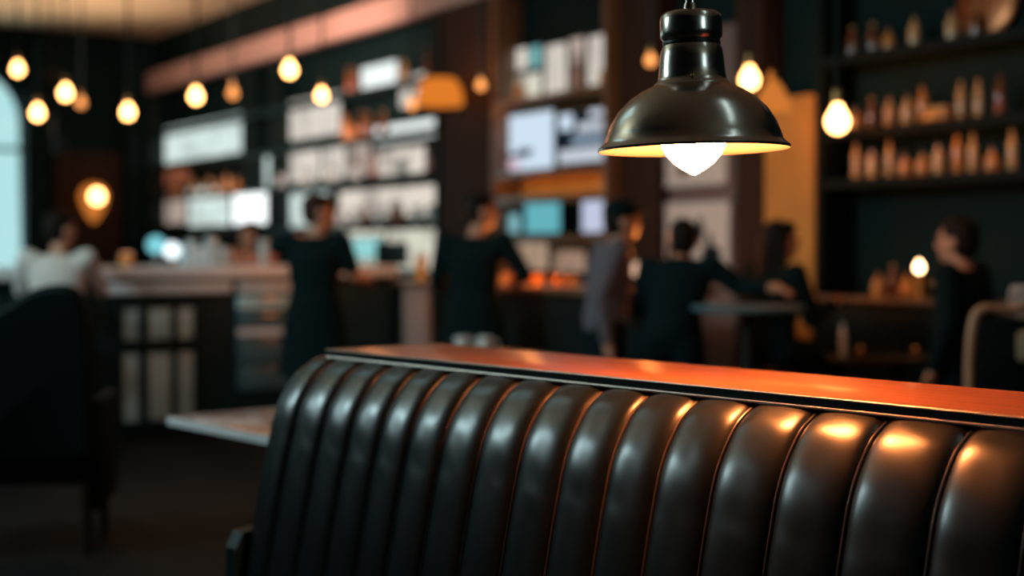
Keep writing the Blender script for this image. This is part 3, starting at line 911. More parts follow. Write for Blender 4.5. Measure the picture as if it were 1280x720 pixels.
# ------------------------------------------------------------------ things on the left arm of the bar
def glass(loc, label, group, mat='clear_glass', h=.16, r=.038, name='drinking_glass'):
    bm = bmnew()
    lathe(bm, [(.0, 0), (r*.8, 0), (r*.82, .008), (r, h), (r*.93, h), (r*.75, .014), (0, .014)], 20)
    o = finish(name, bm, M[mat], None, True, loc)
    return tag(o, label, 'glass', group)
for i, (x, da, h) in enumerate([(229, .58, .16), (240, .2, .20), (252, .4, .15), (264, .15, .22), (272, .45, .16), (283, .3, .14), (330, .35, .2)]):
    a = LEG_A-da
    glass(R(a, b_leg(x, a), 1.22), 'pale drinking glass, %s from the left on the stone end of the bar' % ORD[i], 'glasses on the stone bar top', h=h, r=.042)
def bar_lamp(x, y, a, r, mat, label):
    b = b_leg(x, a)
    t = thing('table_lamp', label, 'lamp', R(a, b, 1.22), 0)
    Y = R(a, b).y
    z = CH+(HZ-y)*Y/F - 1.22
    bm = bmnew(); lathe(bm, [(.0, 0), (.05, 0), (.05, .012), (.012, .02), (.012, z-r*.8)], 20); finish('stand', bm, M['chrome'], t)
    bm = bmnew(); ellipsoid(bm, (0, 0, z), (r, r, r)); finish('lamp_globe', bm, mat, t)
bar_lamp(215, 313, LEG_A-.35, .062, M['cool_lamp'], 'small white globe lamp standing on the stone bar top')
bar_lamp(195, 306, LEG_A-.55, .07, emit('cyan_lamp', (.25, .75, .85), .9), 'small cyan globe lamp standing on the stone bar top left of the white one')
t = thing('candle_holder', 'small glowing orange candle glass on the stone bar top right of the man in white', 'candle', R(LEG_A-.3, b_leg(158, LEG_A-.3), 1.22))
bm = bmnew(); lathe(bm, [(0, 0), (.045, 0), (.05, .02), (.05, .09), (.046, .09), (.045, .02), (0, .012)], 20); finish('glass_cup', bm, M['amber'], t)
bm = bmnew(); lathe(bm, [(0, .012), (.04, .012), (.04, .10), (0, .105)], 16); finish('wax', bm, emit('glowing_wax', (1, .45, .25), .9), t)
# cyan oval till screen and dark monitor on the main bar
def till(x, y, Y, label, lit):
    p = at(x, y, Y); a, b = ab(p)
    t = thing('till_screen', label, 'monitor', R(a, b, 1.10), BAR_ROT+PI*.15)
    h = p.z-1.10
    bm = bmnew(); box(bm, -.08, .08, -.06, .06, 0, .015, .005); tube(bm, [(0, .02, .01), (0, .02, h)], .015, 10); finish('stand', bm, M['black'], t)
    bm = bmnew(); box(bm, -.16, .16, -.02, .015, h-.09, h+.10, .01); finish('casing', bm, M['black'], t)
    if lit:
        bm = bmnew(); box(bm, -.15, .15, -.023, -.0205, h-.08, h+.09); finish('screen', bm, lit, t, False)
till(461, 311, 12.3, 'cyan lit till screen on the bar right of the man in black', emit('till_cyan', (.35, .78, .78), .85))
till(490, 318, 12.0, 'dark unlit till monitor on the bar beside the cyan one', None)

# beer glass on main bar
p = at(527, 360, 11.0); a, b = ab(p)
a = a_of(527, MAIN_B+.15)
t = thing('beer_glass', 'tall amber beer glass on the bar left of the second man in black', 'glass', R(a, MAIN_B+.15, 1.10))
bm = bmnew(); lathe(bm, [(0, 0), (.034, 0), (.036, .01), (.045, .17), (.044, .18), (0, .18)], 20); finish('beer', bm, M['beer'], t)
bm = bmnew(); lathe(bm, [(0, .181), (.044, .181), (.046, .21), (0, .214)], 20); finish('foam', bm, M['foam'], t)
# warm lit tray of food and glasses on the main bar, right of the second man
for i, (x, kd) in enumerate([(632, 'o'), (650, 'p'), (672, 'o'), (700, 'o'), (716, 'p')]):
    a = a_of(x, MAIN_B+.25)
    t = thing('tealight', 'small amber tealight, %s from the left on the bar below the small screens' % ORD[i], 'candle', R(a, MAIN_B+.25, 1.10), 0, 'tealights along the bar')
    bm = bmnew(); lathe(bm, [(0, 0), (.035, 0), (.042, .05), (.042, .06), (.038, .06), (.032, .01), (0, .01)], 20); finish('glass_cup', bm, M['amber'], t)
    bm = bmnew(); lathe(bm, [(0, .014), (.010, .022), (.014, .04), (.008, .06), (0, .075)], 12); finish('flame', bm, M['bulb_dim'], t)
a = a_of(452, MAIN_B+.2)
t = thing('candle_holder', 'added amber candle glass on the bar right of the man in black with raised elbow', 'candle', R(a, MAIN_B+.2, 1.10))  # candle added to account for the warm light on the man's face
bm = bmnew(); lathe(bm, [(0, 0), (.04, 0), (.045, .02), (.045, .08), (.041, .08), (.04, .02), (0, .012)], 20); finish('glass_cup', bm, M['amber'], t)
bm = bmnew(); lathe(bm, [(0, .014), (.012, .022), (.016, .045), (.008, .07), (0, .09)], 12); finish('flame', bm, M['bulb_dim'], t)
for i, (x, c) in enumerate([(662, 'red_label'), (688, 'mid_wood'), (640, 'red_label')]):
    a = a_of(x, MAIN_B+.4)
    t = thing('snack_bowl', 'russet snack bowl, %s from the left among the tealights on the bar' % ORD[[1, 2, 0][i]], 'bowl', R(a, MAIN_B+.42, 1.10), 0, 'snack bowls on the bar')
    bm = bmnew(); lathe(bm, [(0, 0), (.04, 0), (.08, .05), (.09, .075), (.084, .075), (.072, .05), (.03, .012), (0, .012)], 24); finish('bowl', bm, M[c], t)

# ------------------------------------------------------------------ framed pictures on the grey wall
def picture(x0, x1, y0, y1, label, marks, b=6.93):
    a0, a1 = a_of(x0, b), a_of(x1, b); ac = (a0+a1)/2
    z1, z0 = z_of(y0, ac, b), z_of(y1, ac, b)
    w = (a1-a0)/2; h = z1-z0
    t = thing('framed_picture', label, 'picture', R(ac, b, z0), BAR_ROT)
    bm = bmnew()
    for (p0, p1, q0, q1) in ((-w, w, 0, .02), (-w, w, h-.02, h), (-w, -w+.02, .02, h-.02), (w-.02, w, .02, h-.02)): box(bm, p0, p1, -.01, .035, q0, q1, .003)
    finish('frame', bm, M['pale_trim'], t)
    bm = bmnew(); box(bm, -w+.02, w-.02, .0, .02, .02, h-.02); sh = finish('sheet', bm, M['white'], t, False)
    for (u0, u1, v0, v1) in marks:
        bm = bmnew(); ellipsoid(bm, (-w+2*w*(u0+u1)/2, -.001, h*(v0+v1)/2), (w*(u1-u0), .0012, h*(v1-v0)/2)); finish('ink_mark', bm, M['black'], sh)
    return t
picture(821, 912, 253, 345, 'white framed print with dark abstract figure marks on the grey wall behind the seated people', [(.55, .66, .45, .80), (.62, .90, .22, .42), (.70, .78, .3, .6), (.16, .34, .1, .55)])
picture(822, 908, 188, 232, 'pale framed print on the grey wall directly behind the big pendant bulb', [(.3, .5, .3, .6)])

# ------------------------------------------------------------------ furniture
def table(name, label, loc, rotz, top, shape='rect', size=(.7, .8), h=.75, leg='pedestal', th=.03):
    t = thing(name, label, 'table', loc, rotz)
    bm = bmnew()
    if shape == 'rect': box(bm, -size[0]/2, size[0]/2, -size[1]/2, size[1]/2, h-th, h, .006, 3)
    else: lathe(bm, [(0, h-th), (size[0]-.01, h-th), (size[0], h-th+.01), (size[0], h-.006), (size[0]-.006, h), (0, h)], 48)
    finish('tabletop', bm, M[top], t)
    bm = bmnew(); lathe(bm, [(.035, h-th-.001), (.035, .06), (.05, .04)], 20); finish('pedestal', bm, M['black_metal'], t)
    bm = bmnew(); lathe(bm, [(0, 0), (.24, 0), (.24, .012), (.06, .04), (0, .045)], 32); finish('base', bm, M['black_metal'], t)
    return t
# table left of the booth: corner (-1.23, 5.1)
u = Vector((.65, -.76)); v = Vector((.76, .65))
c = Vector((-1.23, 5.10)) + u*.50 + v*.36
ct = table('cafe_table', 'wooden table corner sticking out left of the leather booth', (c.x, c.y, 0), BOOTH_ROT, 'table_wood', 'rect', (1.0, .72), .75, th=.028)
bm = bmnew()
for (x0, x1, y0, y1) in ((-.504, .504, -.364, -.3605), (-.504, .504, .3605, .364), (-.504, -.5005, -.3605, .3605), (.5005, .504, -.3605, .3605)): box(bm, x0, x1, y0, y1, .721, .749)
finish('edge_band', bm, M['stone'], ct, False)['label'] = 'pale table edge'
# round high table
p = at(935, 384, 7.55)
table('high_table', 'round high table with a bluish sheen where the dark seated people lean', (p.x, p.y, 0), 0, 'blue_panel', 'round', (.30,), 1.05)
# low table before the second man
p = at(598, 440, 8.2)
table('low_table', 'low dark table just above the booth ledge carrying two white cups', (p.x, p.y, 0), BAR_ROT, 'dark_wood', 'rect', (.8, .6), .75)
for i, x in enumerate((578, 606)):
    q = at(x, 440, 8.1)
    t = thing('cup', ['left', 'right'][i]+' one of two white cups on the low dark table before the second man', 'cup', (q.x, q.y, .75), 0, 'white cups on the low table')
    bm = bmnew(); lathe(bm, [(0, 0), (.03, 0), (.042, .04), (.045, .10), (.041, .10), (.036, .04), (0, .012)], 22); finish('cup_body', bm, M['white'], t)
    bm = bmnew(); tube(bm, smoothpts([(.043, 0, .08), (.07, 0, .075), (.072, 0, .04), (.040, 0, .03)], 5), .006, 8); finish('handle', bm, M['white'], t)
# right: low dark table
p = at(1120, 440, 7.95)
table('dining_table', 'dark table below the right bottle shelves, with a white bottle at its left end', (p.x, p.y, 0), math.radians(-4), 'dark_wood', 'rect', (.76, .45), .75)
q = at(1049, 440, 7.95)
bottle('slim', 'white', 'black', None, (q.x+.02, q.y, .75), 'slim white bottle at the left end of the dark table below the right shelves', None, scale=.62)
for i, x in enumerate((1078, 1146, 1192)):
    q = at(x, 440, 7.9)
    t = thing('tealight', 'dim amber tealight, %s from the left on the dark table below the right shelves' % ORD[i], 'candle', (q.x-.01, q.y, .75), 0, 'tealights on the dark right table')
    bm = bmnew(); lathe(bm, [(0, 0), (.03, 0), (.036, .045), (.033, .045), (.028, .01), (0, .01)], 20); finish('glass_cup', bm, M['copper'], t)
    bm = bmnew(); lathe(bm, [(0, .012), (.009, .02), (.011, .035), (0, .06)], 12); finish('flame', bm, M['amber_glow'], t)
# candle and amber glasses on the right back counter
CB = 6.72
for i, (x, kd) in enumerate([(1090, 'c'), (1108, 'f'), (1125, 'c'), (1166, 'b'), (1183, 'd')]):
    a = a_of(x, CB)
    bottle(*kinds[kd], R(a, CB+.06, 1.05), '%s, %s from left on the counter under the right shelves' % (lbl[kd], ORD[i]), 'bottles on the right back counter', scale=.8)
a = a_of(1149, 6.70)
t = thing('candle_holder', 'brightly lit candle on the back counter under the right shelves', 'candle', R(a, 6.70, 1.05))
hh = z_of(335, a, 6.70)-1.05
bm = bmnew(); lathe(bm, [(0, 0), (.035, 0), (.035, .01), (.022, .014), (.022, hh-.03), (0, hh-.028)], 20); finish('candle_stick', bm, M['amber'], t)
bm = bmnew(); lathe(bm, [(0, hh-.03), (.022, hh-.015), (.028, hh+.005), (.016, hh+.03), (0, hh+.05)], 16); finish('flame', bm, M['candle'], t)
# warm wood edge of the right counter
bm = bmnew(); box(bm, aR0, aR1, 6.60, 6.648, 1.015, 1.05, .004); o = finish('counter_edge', bm, M['mid_wood'], None, True, (0, 0, 0), BAR_ROT)
tag(o, 'orange brown wooden counter edge below the right bottle shelves', 'counter edge')

# high-back dark chair at the left edge
p = at(35, 400, 6.2)
t = thing('armchair', 'tall dark upholstered chair back filling the left edge before the man in white', 'chair', (p.x, p.y, 0), math.radians(8))
bm = bmnew()
rings = []
for (yy, kx) in ((-.05, .92), (-.03, .98), (0, 1), (.05, 1), (.08, .98), (.10, .92)):
    ring = []
    outline = smoothpts([(-.33, 0, .40), (-.335, 0, .8), (-.32, 0, .95), (-.24, 0, 1.03), (-.10, 0, 1.10), (.04, 0, 1.18), (.17, 0, 1.19), (.235, 0, 1.12), (.25, 0, .95), (.255, 0, .7), (.26, 0, .40)], 5)
    for q in outline: ring.append(Vector((q.x*kx, yy + (1.2-q.z)*.08, .8+(q.z-.8)*kx)))
    rings.append(ring)
ring_loft(bm, rings)
finish('backrest', bm, M['chair_teal'], t)
bm = bmnew(); box(bm, -.34, .27, .08, .66, .30, .50, .05, 4); finish('seat', bm, M['chair_teal'], t)
for sx in (-.36, .27):
    bm = bmnew(); box(bm, sx-.03, sx+.03, .10, .62, .18, .68, .025, 3); finish('armrest', bm, M['chair_teal'], t)
for (sx, sy) in ((-.31, .06), (.24, .06), (-.31, .58), (.24, .58)):
    bm = bmnew(); lathe(bm, [(.016, 0), (.026, .18), (.028, .32)], 14, (sx, sy, 0)); finish('leg', bm, M['dark_wood'], t)

# bentwood armchair at right
p = at(1255, 430, 6.2)
t = thing('bentwood_chair', 'dark armchair with pale bentwood top rail at the right edge behind the booth', 'chair', (p.x, p.y, 0), math.radians(12))
rail = smoothpts([(-.18, -.02, .55), (-.185, -.03, .85), (-.17, -.04, 1.04), (-.12, -.05, 1.095), (0, -.06, 1.085), (.12, -.05, 1.12), (.22, -.03, 1.15), (.27, .0, 1.10), (.28, .02, .8), (.28, .02, .55)], 6)
bm = bmnew(); tube(bm, rail, .018, 10); finish('bent_rail', bm, M['beige'], t)
bm = bmnew(); box(bm, -.155, .25, -.035, .01, .60, 1.05, .02, 3); finish('back_panel', bm, M['black'], t)
bm = bmnew(); box(bm, .02, .26, -.12, -.04, .86, 1.0, .03, 3); finish('cushion', bm, M['olive'], t)
bm = bmnew(); box(bm, -.22, .32, .0, .52, .42, .50, .03, 3); finish('seat', bm, M['black'], t)
for (sx, sy) in ((-.18, .03), (.28, .03), (-.18, .48), (.28, .48)):
    bm = bmnew(); lathe(bm, [(.014, 0), (.02, .30), (.02, .44)], 12, (sx, sy, 0)); finish('leg', bm, M['dark_wood'], t)
p = at(797, 337, 8.55)
t = thing('floor_lamp', 'slim floor lamp with a small pale globe before the man in the cap', 'lamp', (p.x, p.y, 0))
bm = bmnew(); lathe(bm, [(0, 0), (.13, 0), (.13, .012), (.02, .025), (0, .026)], 28); finish('base', bm, M['chrome'], t)
bm = bmnew(); tube(bm, [(0, 0, .02), (0, 0, p.z-.04)], .014, 12); finish('pole', bm, M['chrome'], t)
bm = bmnew(); ellipsoid(bm, (0, 0, p.z), (.042, .042, .048)); finish('globe', bm, emit('pale_globe', (1, .62, .42), .9), t)

q = at(1281, 385, 6.2)
bm = bmnew()
over = smoothpts([(0, -.035, -.10), (0, -.032, -.02), (0, -.026, .02), (0, 0, .036), (0, .026, .02), (0, .030, -.02), (0, .033, -.09)], 5)
rings = []
for w_ in (-.055, -.03, 0, .03, .055):
    outer_ = [Vector((w_+.004*math.sin(p_.z*40), p_.y+.004*math.sin(w_*90), p_.z)) for p_ in over]
    inner_ = [Vector((v_.x, v_.y*.78, v_.z-.006)) for v_ in reversed(outer_)]
    rings.append(outer_+inner_)
ring_loft(bm, rings)
tag(finish('napkin', bm, M['paper'], None, True, (q.x, q.y, 1.155), math.radians(12)), 'white cloth napkin hanging over the rail of the bentwood chair at the right edge', 'napkin')

# ------------------------------------------------------------------ people
def tint(v): return Vector(v)
def person(label, loc, rotz, J, shirt, trousers, hair, sleeve='short', long_hair=False, cap=False, head_turn=0.0, head_tilt=0.0, skin='skin', apron=None):
    t = thing('person', label, 'person', loc, rotz)
    D = dict(pel=(0, 0, .95), che=(0, .0, 1.27), nec=(0, 0, 1.45), hea=(0, .025, 1.60),
             ls=(-.185, 0, 1.40), le=(-.245, -.03, 1.12), lw=(-.24, .05, .87),
             rs=(.185, 0, 1.40), re=(.245, -.03, 1.12), rw=(.24, .05, .87),
             lh=(-.095, 0, .90), lk=(-.10, .02, .49), la=(-.105, -.02, .09),
             rh=(.095, 0, .90), rk=(.10, .02, .49), ra=(.105, -.02, .09))
    D.update(J)
    P = {k_: Vector(v_) for k_, v_ in D.items()}
    def limb_set(bm, grow, arms, legs, arm_end=1.0):
        for s in 'lr':
            if arms >= 1:
                sh, el, wr = P[s+'s'], P[s+'e'], P[s+'w']
                roundcone(bm, P['che']*.3+sh*.7, .062+grow, sh, .056+grow)
                roundcone(bm, sh, .054+grow, el if arms >= 2 else sh.lerp(el, .75), (.041 if arms >= 2 else .045)+grow*1.2)
                if arms >= 2: roundcone(bm, el, .041+grow, el.lerp(wr, arm_end), .029+grow)
            if legs:
                hi, kn, an = P[s+'h'], P[s+'k'], P[s+'a']
                roundcone(bm, hi, .086+grow, kn, .058+grow)
                roundcone(bm, kn, .058+grow, an, .040+grow*1.4)
    def torso(bm, grow, low=True):
        pel, che, nec = P['pel'], P['che'], P['nec']
        side = (P['rs']-P['ls']).normalized()
        up = (che-pel).normalized()
        fwd = up.cross(side).normalized()
        stations = [(pel-up*.06, .150, .105), (pel+up*.02, .165, .118), (pel.lerp(che, .4), .142, .104), (pel.lerp(che, .75), .160, .112), (che+up*.02, .172, .115), (che.lerp(nec, .6), .150, .095), (che.lerp(nec, .85), .085, .072)]
        rings = []
        for (c_, rx, ry) in stations:
            rings.append([c_ + side*math.cos(2*PI*j/24)*(rx+grow) + fwd*math.sin(2*PI*j/24)*(ry+grow) for j in range(24)])
        ring_loft(bm, rings)
        return side, up, fwd
    # body: one continuous surface
    bm = bmnew()
    side, up, fwd = torso(bm, 0)
    limb_set(bm, 0, 2, True)
    hd = P['hea']
    yaw = Matrix.Rotation(head_turn, 3, 'Z') @ Matrix.Rotation(-head_tilt, 3, 'X')
    def H(x, y, z): return hd + yaw @ Vector((x, y, z))
    roundcone(bm, P['nec']-Vector((0, 0, .04)), .056, hd-Vector((0, 0, .05)), .052)
    ellipsoid(bm, H(0, -.01, .02), (.076, .096, .098), yaw)
    ellipsoid(bm, H(0, .025, -.045), (.058, .068, .072), yaw)
    ellipsoid(bm, H(0, .06, -.085), (.028, .026, .024), yaw)
    roundcone(bm, H(0, .082, .018), .010, H(0, .106, -.022), .014)
    ellipsoid(bm, H(0, .084, -.058), (.026, .010, .012), yaw)
    ellipsoid(bm, H(0, .078, .034), (.052, .016, .012), yaw)
    for s in (-1, 1):
        ellipsoid(bm, H(s*.078, -.008, -.012), (.012, .022, .034), yaw)
        ellipsoid(bm, H(s*.045, .06, -.025), (.022, .022, .02), yaw)
    for s in 'lr':
        el, wr = P[s+'e'], P[s+'w']
        d = (wr-el).normalized()
        sgn = -1 if s == 'l' else 1
        lat = d.cross(Vector((0, 0, 1)))
        if lat.length < .3: lat = d.cross(Vector((0, 1, 0)))
        lat.normalize()
        nrm = lat.cross(d).normalized()
        if nrm.z > 0: nrm = -nrm
        roundcone(bm, wr, .028, wr+d*.07, .030)
        for q in (-.021, -.007, .007, .021): roundcone(bm, wr+d*.04+lat*q, .014, wr+d*.085+lat*q*1.1, .012)
        for i, q in enumerate((-.027, -.009, .009, .027)):
            L = (.036, .044, .047, .040)[i]
            k1 = wr+d*.09+lat*q
            k2 = k1+d*L+nrm*.012+lat*q*.1
            k3 = k2+d*L*.55+nrm*.026
            roundcone(bm, k1, .0105, k2, .0095, 8); roundcone(bm, k2, .0095, k3, .008, 8)
        th = lat*(-sgn if lat.dot(Vector((1, 0, 0)))*sgn > 0 else sgn)
        b0 = wr+d*.03+th*.024
        b1 = b0+d*.032+th*.026; b2 = b1+d*.030+th*.004+nrm*.008
        roundcone(bm, b0, .014, b1, .012, 8); roundcone(bm, b1, .012, b2, .009, 8)
    for s in 'lr':
        an = P[s+'a']
        toe = an + Vector((0, .13, 0)); toe.z = an.z-.05
        roundcone(bm, an-Vector((0, .02, .03)), .035, toe, .03)
    o = finish('body', bm, M[skin], t)
    md = o.modifiers.new('remesh', 'REMESH'); md.mode = 'VOXEL'; md.voxel_size = .0075; md.use_smooth_shade = True
    sm = o.modifiers.new('smooth', 'SMOOTH'); sm.factor = .5; sm.iterations = 3
    def cloth(name, bm, mat, vox=.012):
        c_ = finish(name, bm, M[mat], t)
        md = c_.modifiers.new('remesh', 'REMESH'); md.mode = 'VOXEL'; md.voxel_size = vox; md.use_smooth_shade = True
        sm = c_.modifiers.new('smooth', 'SMOOTH'); sm.factor = .5; sm.iterations = 4
        return c_
    bm = bmnew(); torso(bm, .016); limb_set(bm, .013, 2 if sleeve == 'long' else 1, False, .93)
    cloth('shirt', bm, shirt)
    bm = bmnew()
    roundcone(bm, P['lh']+Vector((.02, 0, .02)), .105, P['rh']+Vector((-.02, 0, .02)), .105)
    limb_set(bm, .016, 0, True)
    cloth('trousers', bm, trousers)
    for s in 'lr':
        bm = bmnew()
        an = P[s+'a']
        ellipsoid(bm, an+Vector((0, .05, -.035)), (.047, .135, .042)); ellipsoid(bm, an+Vector((0, -.01, -.01)), (.046, .06, .06))
        box(bm, an.x-.042, an.x+.042, an.y-.075, an.y+.175, an.z-.088, an.z-.06, .01)
        cloth('shoe', bm, 'shoe', .008)
    bm = bmnew()
    ellipsoid(bm, H(0, -.022, .036), (.083, .098, .094), yaw)
    ellipsoid(bm, H(0, -.045, -.01), (.076, .07, .085), yaw)
    ellipsoid(bm, H(0.01, .045, .085), (.055, .045, .032), yaw)
    if long_hair:
        roundcone(bm, H(0, -.05, .0), .085, H(0, -.075, -.20), .075)
        for s in (-1, 1): roundcone(bm, H(s*.06, -.01, .03), .035, H(s*.075, -.02, -.18), .03)
    cloth('hair', bm, hair, .010)
    if cap:
        bm = bmnew()
        ellipsoid(bm, H(0, -.012, .062), (.092, .108, .074), yaw)
        ellipsoid(bm, H(0, .105, .055), (.066, .07, .011), yaw)
        cloth('cap', bm, 'cloth_black', .008)
    for s in (-1, 1):
        bm = bmnew(); ellipsoid(bm, H(s*.031, .073, .006), (.012, .010, .010), yaw, 12, 8); finish('eye', bm, M['black'], t)
    if apron:
        bm = bmnew()
        zs_ = [(.50, .24, .15), (.7, .225, .145), (.9, .20, .14), (1.02, .175, .135)]
        rings = []
        for (z, rx, ry) in zs_:
            rings.append([Vector((rx*math.cos(2*PI*j/28)*(1+.02*math.sin(j*3)), ry*math.sin(2*PI*j/28)+.0, z)) for j in range(28)])
        ring_loft(bm, rings)
        cloth('apron', bm, apron)
    return t

# 1: man in black standing at the corner of the bar, back turned
p = at(393, 300, 9.55)
person('man in black standing at the bar corner, back turned, left elbow raised', (p.x, p.y, 0), math.radians(-6),
       dict(nec=(.0, .02, 1.46), hea=(.015, .05, 1.60), le=(-.30, .06, 1.36), lw=(-.22, .30, 1.42), re=(.26, .05, 1.17), rw=(.27, .32, 1.15)),
       'cloth_black', 'denim', 'hair_brown', head_turn=math.radians(-62), apron='cloth_black')
# 2: second man in black, at the main bar
p = at(592, 300, 9.40)
person('man in black leaning at the bar left of the small teal screens, right elbow out', (p.x, p.y, 0), math.radians(-14),
       dict(nec=(.0, .04, 1.46), hea=(.03, .08, 1.60), le=(-.27, .06, 1.14), lw=(-.18, .30, 1.12), re=(.33, .06, 1.18), rw=(.22, .32, 1.14), ls=(-.20, 0, 1.40), rs=(.20, 0, 1.40)),
       'cloth_black', 'denim', 'hair_dark', 'long', head_turn=math.radians(-58), apron='cloth_black')
# 3: man in the cap, facing right
p = at(757, 300, 8.35)
person('man in a dark cap and grey shirt standing in profile, facing right', (p.x, p.y, 0), math.radians(-80),
       dict(che=(0, .02, 1.23), nec=(0, .06, 1.40), hea=(0, .10, 1.51), ls=(-.185, .03, 1.35), rs=(.185, .03, 1.35), le=(-.23, -.02, 1.08), lw=(-.22, .18, 1.0), re=(.25, -.09, 1.08), rw=(.25, -.05, .82), pel=(0, 0, .92), lh=(-.095, 0, .88), rh=(.095, 0, .88)),
       'cloth_grey', 'denim', 'hair_dark', 'long', cap=True)
# 4: leaning person in black
p = at(846, 300, 8.0)
person('person in black leaning right with one arm stretched to the round high table', (p.x, p.y, 0), math.radians(-25),
       dict(pel=(-.02, -.05, .86), che=(.0, .03, 1.15), nec=(.0, .10, 1.31), hea=(-.01, .14, 1.40), ls=(-.185, .06, 1.25), rs=(.185, .06, 1.25), le=(-.26, .10, 1.0), lw=(-.12, .26, 1.05), re=(.33, .10, 1.14), rw=(.52, .02, 1.135),
            lh=(-.115, -.05, .82), rh=(.075, -.05, .82), lk=(-.12, .04, .46), rk=(.10, .05, .46)),
       'cloth_navy', 'denim', 'hair_dark', 'long', head_turn=math.radians(20))
# stool builder and seated figures
def stool(label, loc, h=.68):
    t = thing('bar_stool', label, 'stool', loc)
    bm = bmnew(); lathe(bm, [(0, h-.05), (.16, h-.05), (.175, h-.03), (.17, h), (.1, h-.004), (0, h-.006)], 32); finish('seat', bm, M['chair_teal'], t)
    for k_ in range(4):
        a_ = PI/4+k_*PI/2
        bm = bmnew(); tube(bm, [(.11*math.cos(a_), .11*math.sin(a_), h-.05), (.19*math.cos(a_), .19*math.sin(a_), 0)], .013, 8); finish('leg', bm, M['black_metal'], t)
    bm = bmnew()
    pts = [(.165*math.cos(2*PI*j/24), .165*math.sin(2*PI*j/24), .22) for j in range(25)]
    tube(bm, pts, .009, 8); finish('foot_ring', bm, M['black_metal'], t)
def seated(h):          # hip, knee and ankle positions on a stool of height h
    z = h+.085
    return dict(pel=(0, 0, z+.04), che=(0, .03, z+.33), nec=(0, .05, z+.50), hea=(0, .08, z+.65),
                ls=(-.185, .03, z+.46), rs=(.185, .03, z+.46), le=(-.24, .10, z+.20), lw=(-.15, .34, z+.28), re=(.24, .10, z+.20), rw=(.15, .34, z+.28),
                lh=(-.095, .0, z), rh=(.095, 0, z), lk=(-.12, .38, z-.02), rk=(.12, .38, z-.02), la=(-.12, .34, max(.09, z-.47)), ra=(.12, .34, max(.09, z-.47)))
# 5: woman with long hair, seated at the round table
p = at(963, 300, 8.3)
J = seated(.66); 
person('person with long dark hair in black sitting at the round high table, face turned right', (p.x, p.y, 0), math.radians(-60), J, 'cloth_black', 'denim', 'hair_dark', 'long', long_hair=True, head_turn=math.radians(-25))
stool('dark stool under the long-haired person at the round high table', (p.x, p.y, 0), .625)
# 6: man in white at the left arm of the bar
aa = LEG_A+.62
p = R(aa, b_leg(70, aa))
J = seated(.74)
J.update(hea=(.01, .11, 1.475), nec=(0, .06, 1.33), le=(-.25, .2, 1.08), lw=(-.14, .46, 1.26), re=(.25, .2, 1.08), rw=(.16, .46, 1.26))
person('man in a white shirt hunched at the bar beside the arched window', (p.x, p.y, 0), math.radians(8), J, 'cloth_white', 'denim', 'hair_dark', 'long', head_turn=math.radians(-45))
stool('dark stool under the man in white at the left arm of the bar', (p.x, p.y, 0), .705)
# 7: person in coral behind the left arm of the bar
aa = LEG_A-1.35
p = R(aa, b_leg(316, aa))
person('person in a coral top with dark hair standing behind the left arm of the bar', (p.x, p.y, 0), math.radians(150),
       dict(pel=(0, 0, .88), che=(0, .0, 1.18), nec=(0, 0, 1.34), hea=(0, .03, 1.46), ls=(-.175, 0, 1.29), rs=(.175, 0, 1.29), le=(-.25, .06, 1.05), lw=(-.2, .26, 1.04), re=(.25, .06, 1.05), rw=(.2, .26, 1.04), lh=(-.09, 0, .84), rh=(.09, 0, .84), lk=(-.1, .02, .46), rk=(.1, .02, .46)),
       'cloth_coral', 'denim', 'hair_dark', 'long', long_hair=True)
# 8: person at the right, dark clothes
p = at(1203, 300, 7.2)
person('person in dark clothes standing below the right bottle shelves, only the face lit', (p.x, p.y, 0), math.radians(48),
       dict(pel=(0, 0, .84), che=(0, 0, 1.12), nec=(0, 0, 1.27), hea=(0, .03, 1.385), ls=(-.17, 0, 1.22), rs=(.17, 0, 1.22), le=(-.23, -.03, .97), lw=(-.22, .05, .75), re=(.23, -.03, .97), rw=(.22, .05, .75), lh=(-.09, 0, .80), rh=(.09, 0, .80), lk=(-.1, .02, .44), rk=(.1, .02, .44)),
       'cloth_black', 'denim', 'hair_dark', 'long')

# ------------------------------------------------------------------ lights
w = bpy.data.worlds.new('sky'); scene.world = w
w.use_nodes = True
bg = w.node_tree.nodes['Background']
bg.inputs['Color'].default_value = (.56, .93, .95, 1)
bg.inputs['Strength'].default_value = .9
def area(name, loc, direction, sx, sy, power, col):
    l = bpy.data.lights.new(name, 'AREA'); l.shape = 'RECTANGLE'; l.size = sx; l.size_y = sy
    l.energy = power; l.color = col
    o = bpy.data.objects.new(name, l); COL.objects.link(o)
    o.location = loc
    o.rotation_euler = Vector(direction).to_track_quat('-Z', 'Y').to_euler()
    return o
for i, (p, q) in enumerate(WINS):
    area('daylight', R((p+q)/2, B0-.45, 3.58), E2, q-p, 1.15, (12, 14, 240)[i], (.72, .96, 1))
for p, q in ((3.45, 5.08), (1.0, 2.7), (-1.4, .3)):
    area('daylight', R(A0-.5, (p+q)/2, 2.5), E1, q-p, 3.0, 14, (.55, .92, .95))
def point(loc, power, col, r=.05):  # added fixtureless point lights, standing in for candles and hanging bulbs
    l = bpy.data.lights.new('warm_fill', 'POINT'); l.energy = power; l.color = col; l.shadow_soft_size = r
    o = bpy.data.objects.new('warm_fill', l); COL.objects.link(o); o.location = loc
area('daylight', R((SKA0+SKA1)/2, (SKB0+SKB1)/2, CEIL+.5), (0, 0, -1), SKB1-SKB0, SKA1-SKA0, 10, (.80, .96, 1)).rotation_euler = (0, 0, BAR_ROT+PI/2)  # sky lamp above the added skylight
area('daylight', R(-.15, 2.825, CEIL+.3), (0, 0, -1), .25, 2.7, 10, (.80, .96, 1)).rotation_euler = (0, 0, BAR_ROT+PI/2)  # sky lamp above the added slit skylight
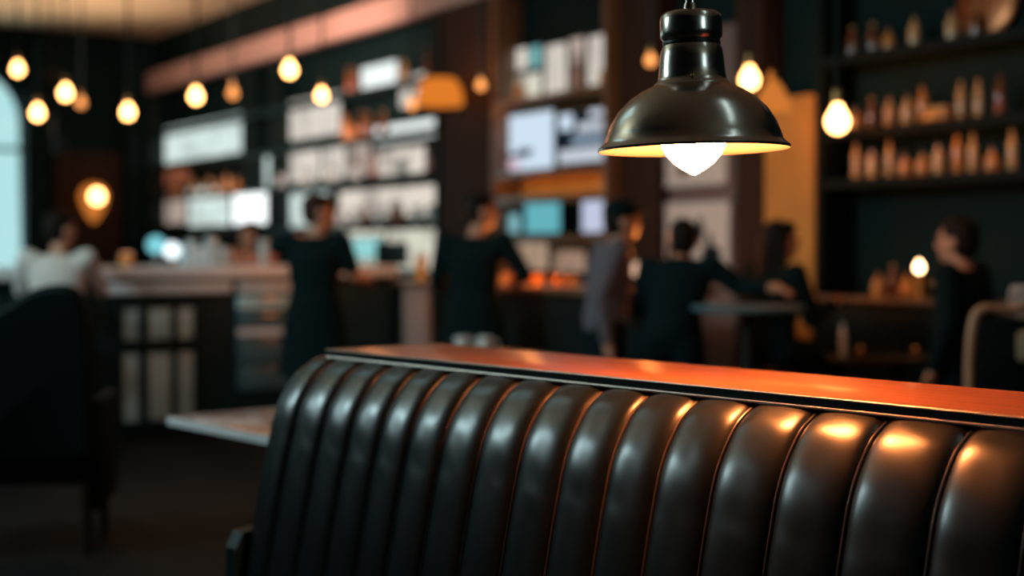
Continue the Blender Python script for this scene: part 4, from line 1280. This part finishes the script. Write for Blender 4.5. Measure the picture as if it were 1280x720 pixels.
WARM = (1, .30, .06)
area('daylight', R(A1+.45, 2.3, 3.2), -E1, 1.2, 2.0, 40, (.75, .95, 1))
point(at(972, 138, 9.05), 7, WARM, .12)                  # added fill under the amber shade
point(R(a_of(577, 6.5), 6.40, 3.0), 3.5, WARM, .12)      # added fill above the sconce
point(at(1047, 178, 6.6), 8, WARM, .12)
point(at(650, 318, 9.7), 13, WARM, .12)                  # added fill over the tealights on the bar
point(at(450, 300, 10.2), 5, WARM, .12)  # added fill for the face of the man in black
point(at(812, 300, 8.5), 7, WARM, .05)
def spot(loc, target, power, col, ang, blend=.6):
    l = bpy.data.lights.new('fill_spot', 'SPOT'); l.energy = power; l.color = col; l.spot_size = math.radians(ang); l.spot_blend = blend; l.shadow_soft_size = .08
    o = bpy.data.objects.new('fill_spot', l); COL.objects.link(o); o.location = loc
    o.rotation_euler = (Vector(target)-Vector(loc)).to_track_quat('-Z', 'Z').to_euler()
def added_uplight(pos, target, power, col, ang, label):
    pos = Vector(pos); d = (Vector(target)-pos).normalized()
    t = thing('added_uplight', label, 'lamp', pos)
    q = Vector((0, 0, 1)).rotation_difference(d)
    bm = bmnew(); lathe(bm, [(0, -.16), (.05, -.16), (.06, -.14), (.06, .0), (.055, .0), (.05, -.02), (0, -.02)], 20)
    for v in bm.verts: v.co = q @ v.co
    finish('housing', bm, M['black_metal'], t)
    bm = bmnew(); tube(bm, [(-.07, 0, -.08), (-.07, 0, CEIL-pos.z-.005)], .008, 8); tube(bm, [(-.07, 0, -.08), (0, 0, -.08)], .008, 8)
    finish('hanging_rod', bm, M['black_metal'], t)
    spot(pos+d*.02, target, power, col, ang)
added_uplight(R(-17.8, 4.8, 2.7), R(-17.8, 4.8, CEIL), 125, (1, .72, .48), 118, 'added small black fill lamp hanging before the end wall, washing the cream ceiling')
added_uplight(R(-13.0, 3.5, 2.9), R(-15.0, 6.8, 3.85), 620, (1, .66, .54), 92, 'added small black fill lamp hanging over the bar, aimed at the copper fascia')
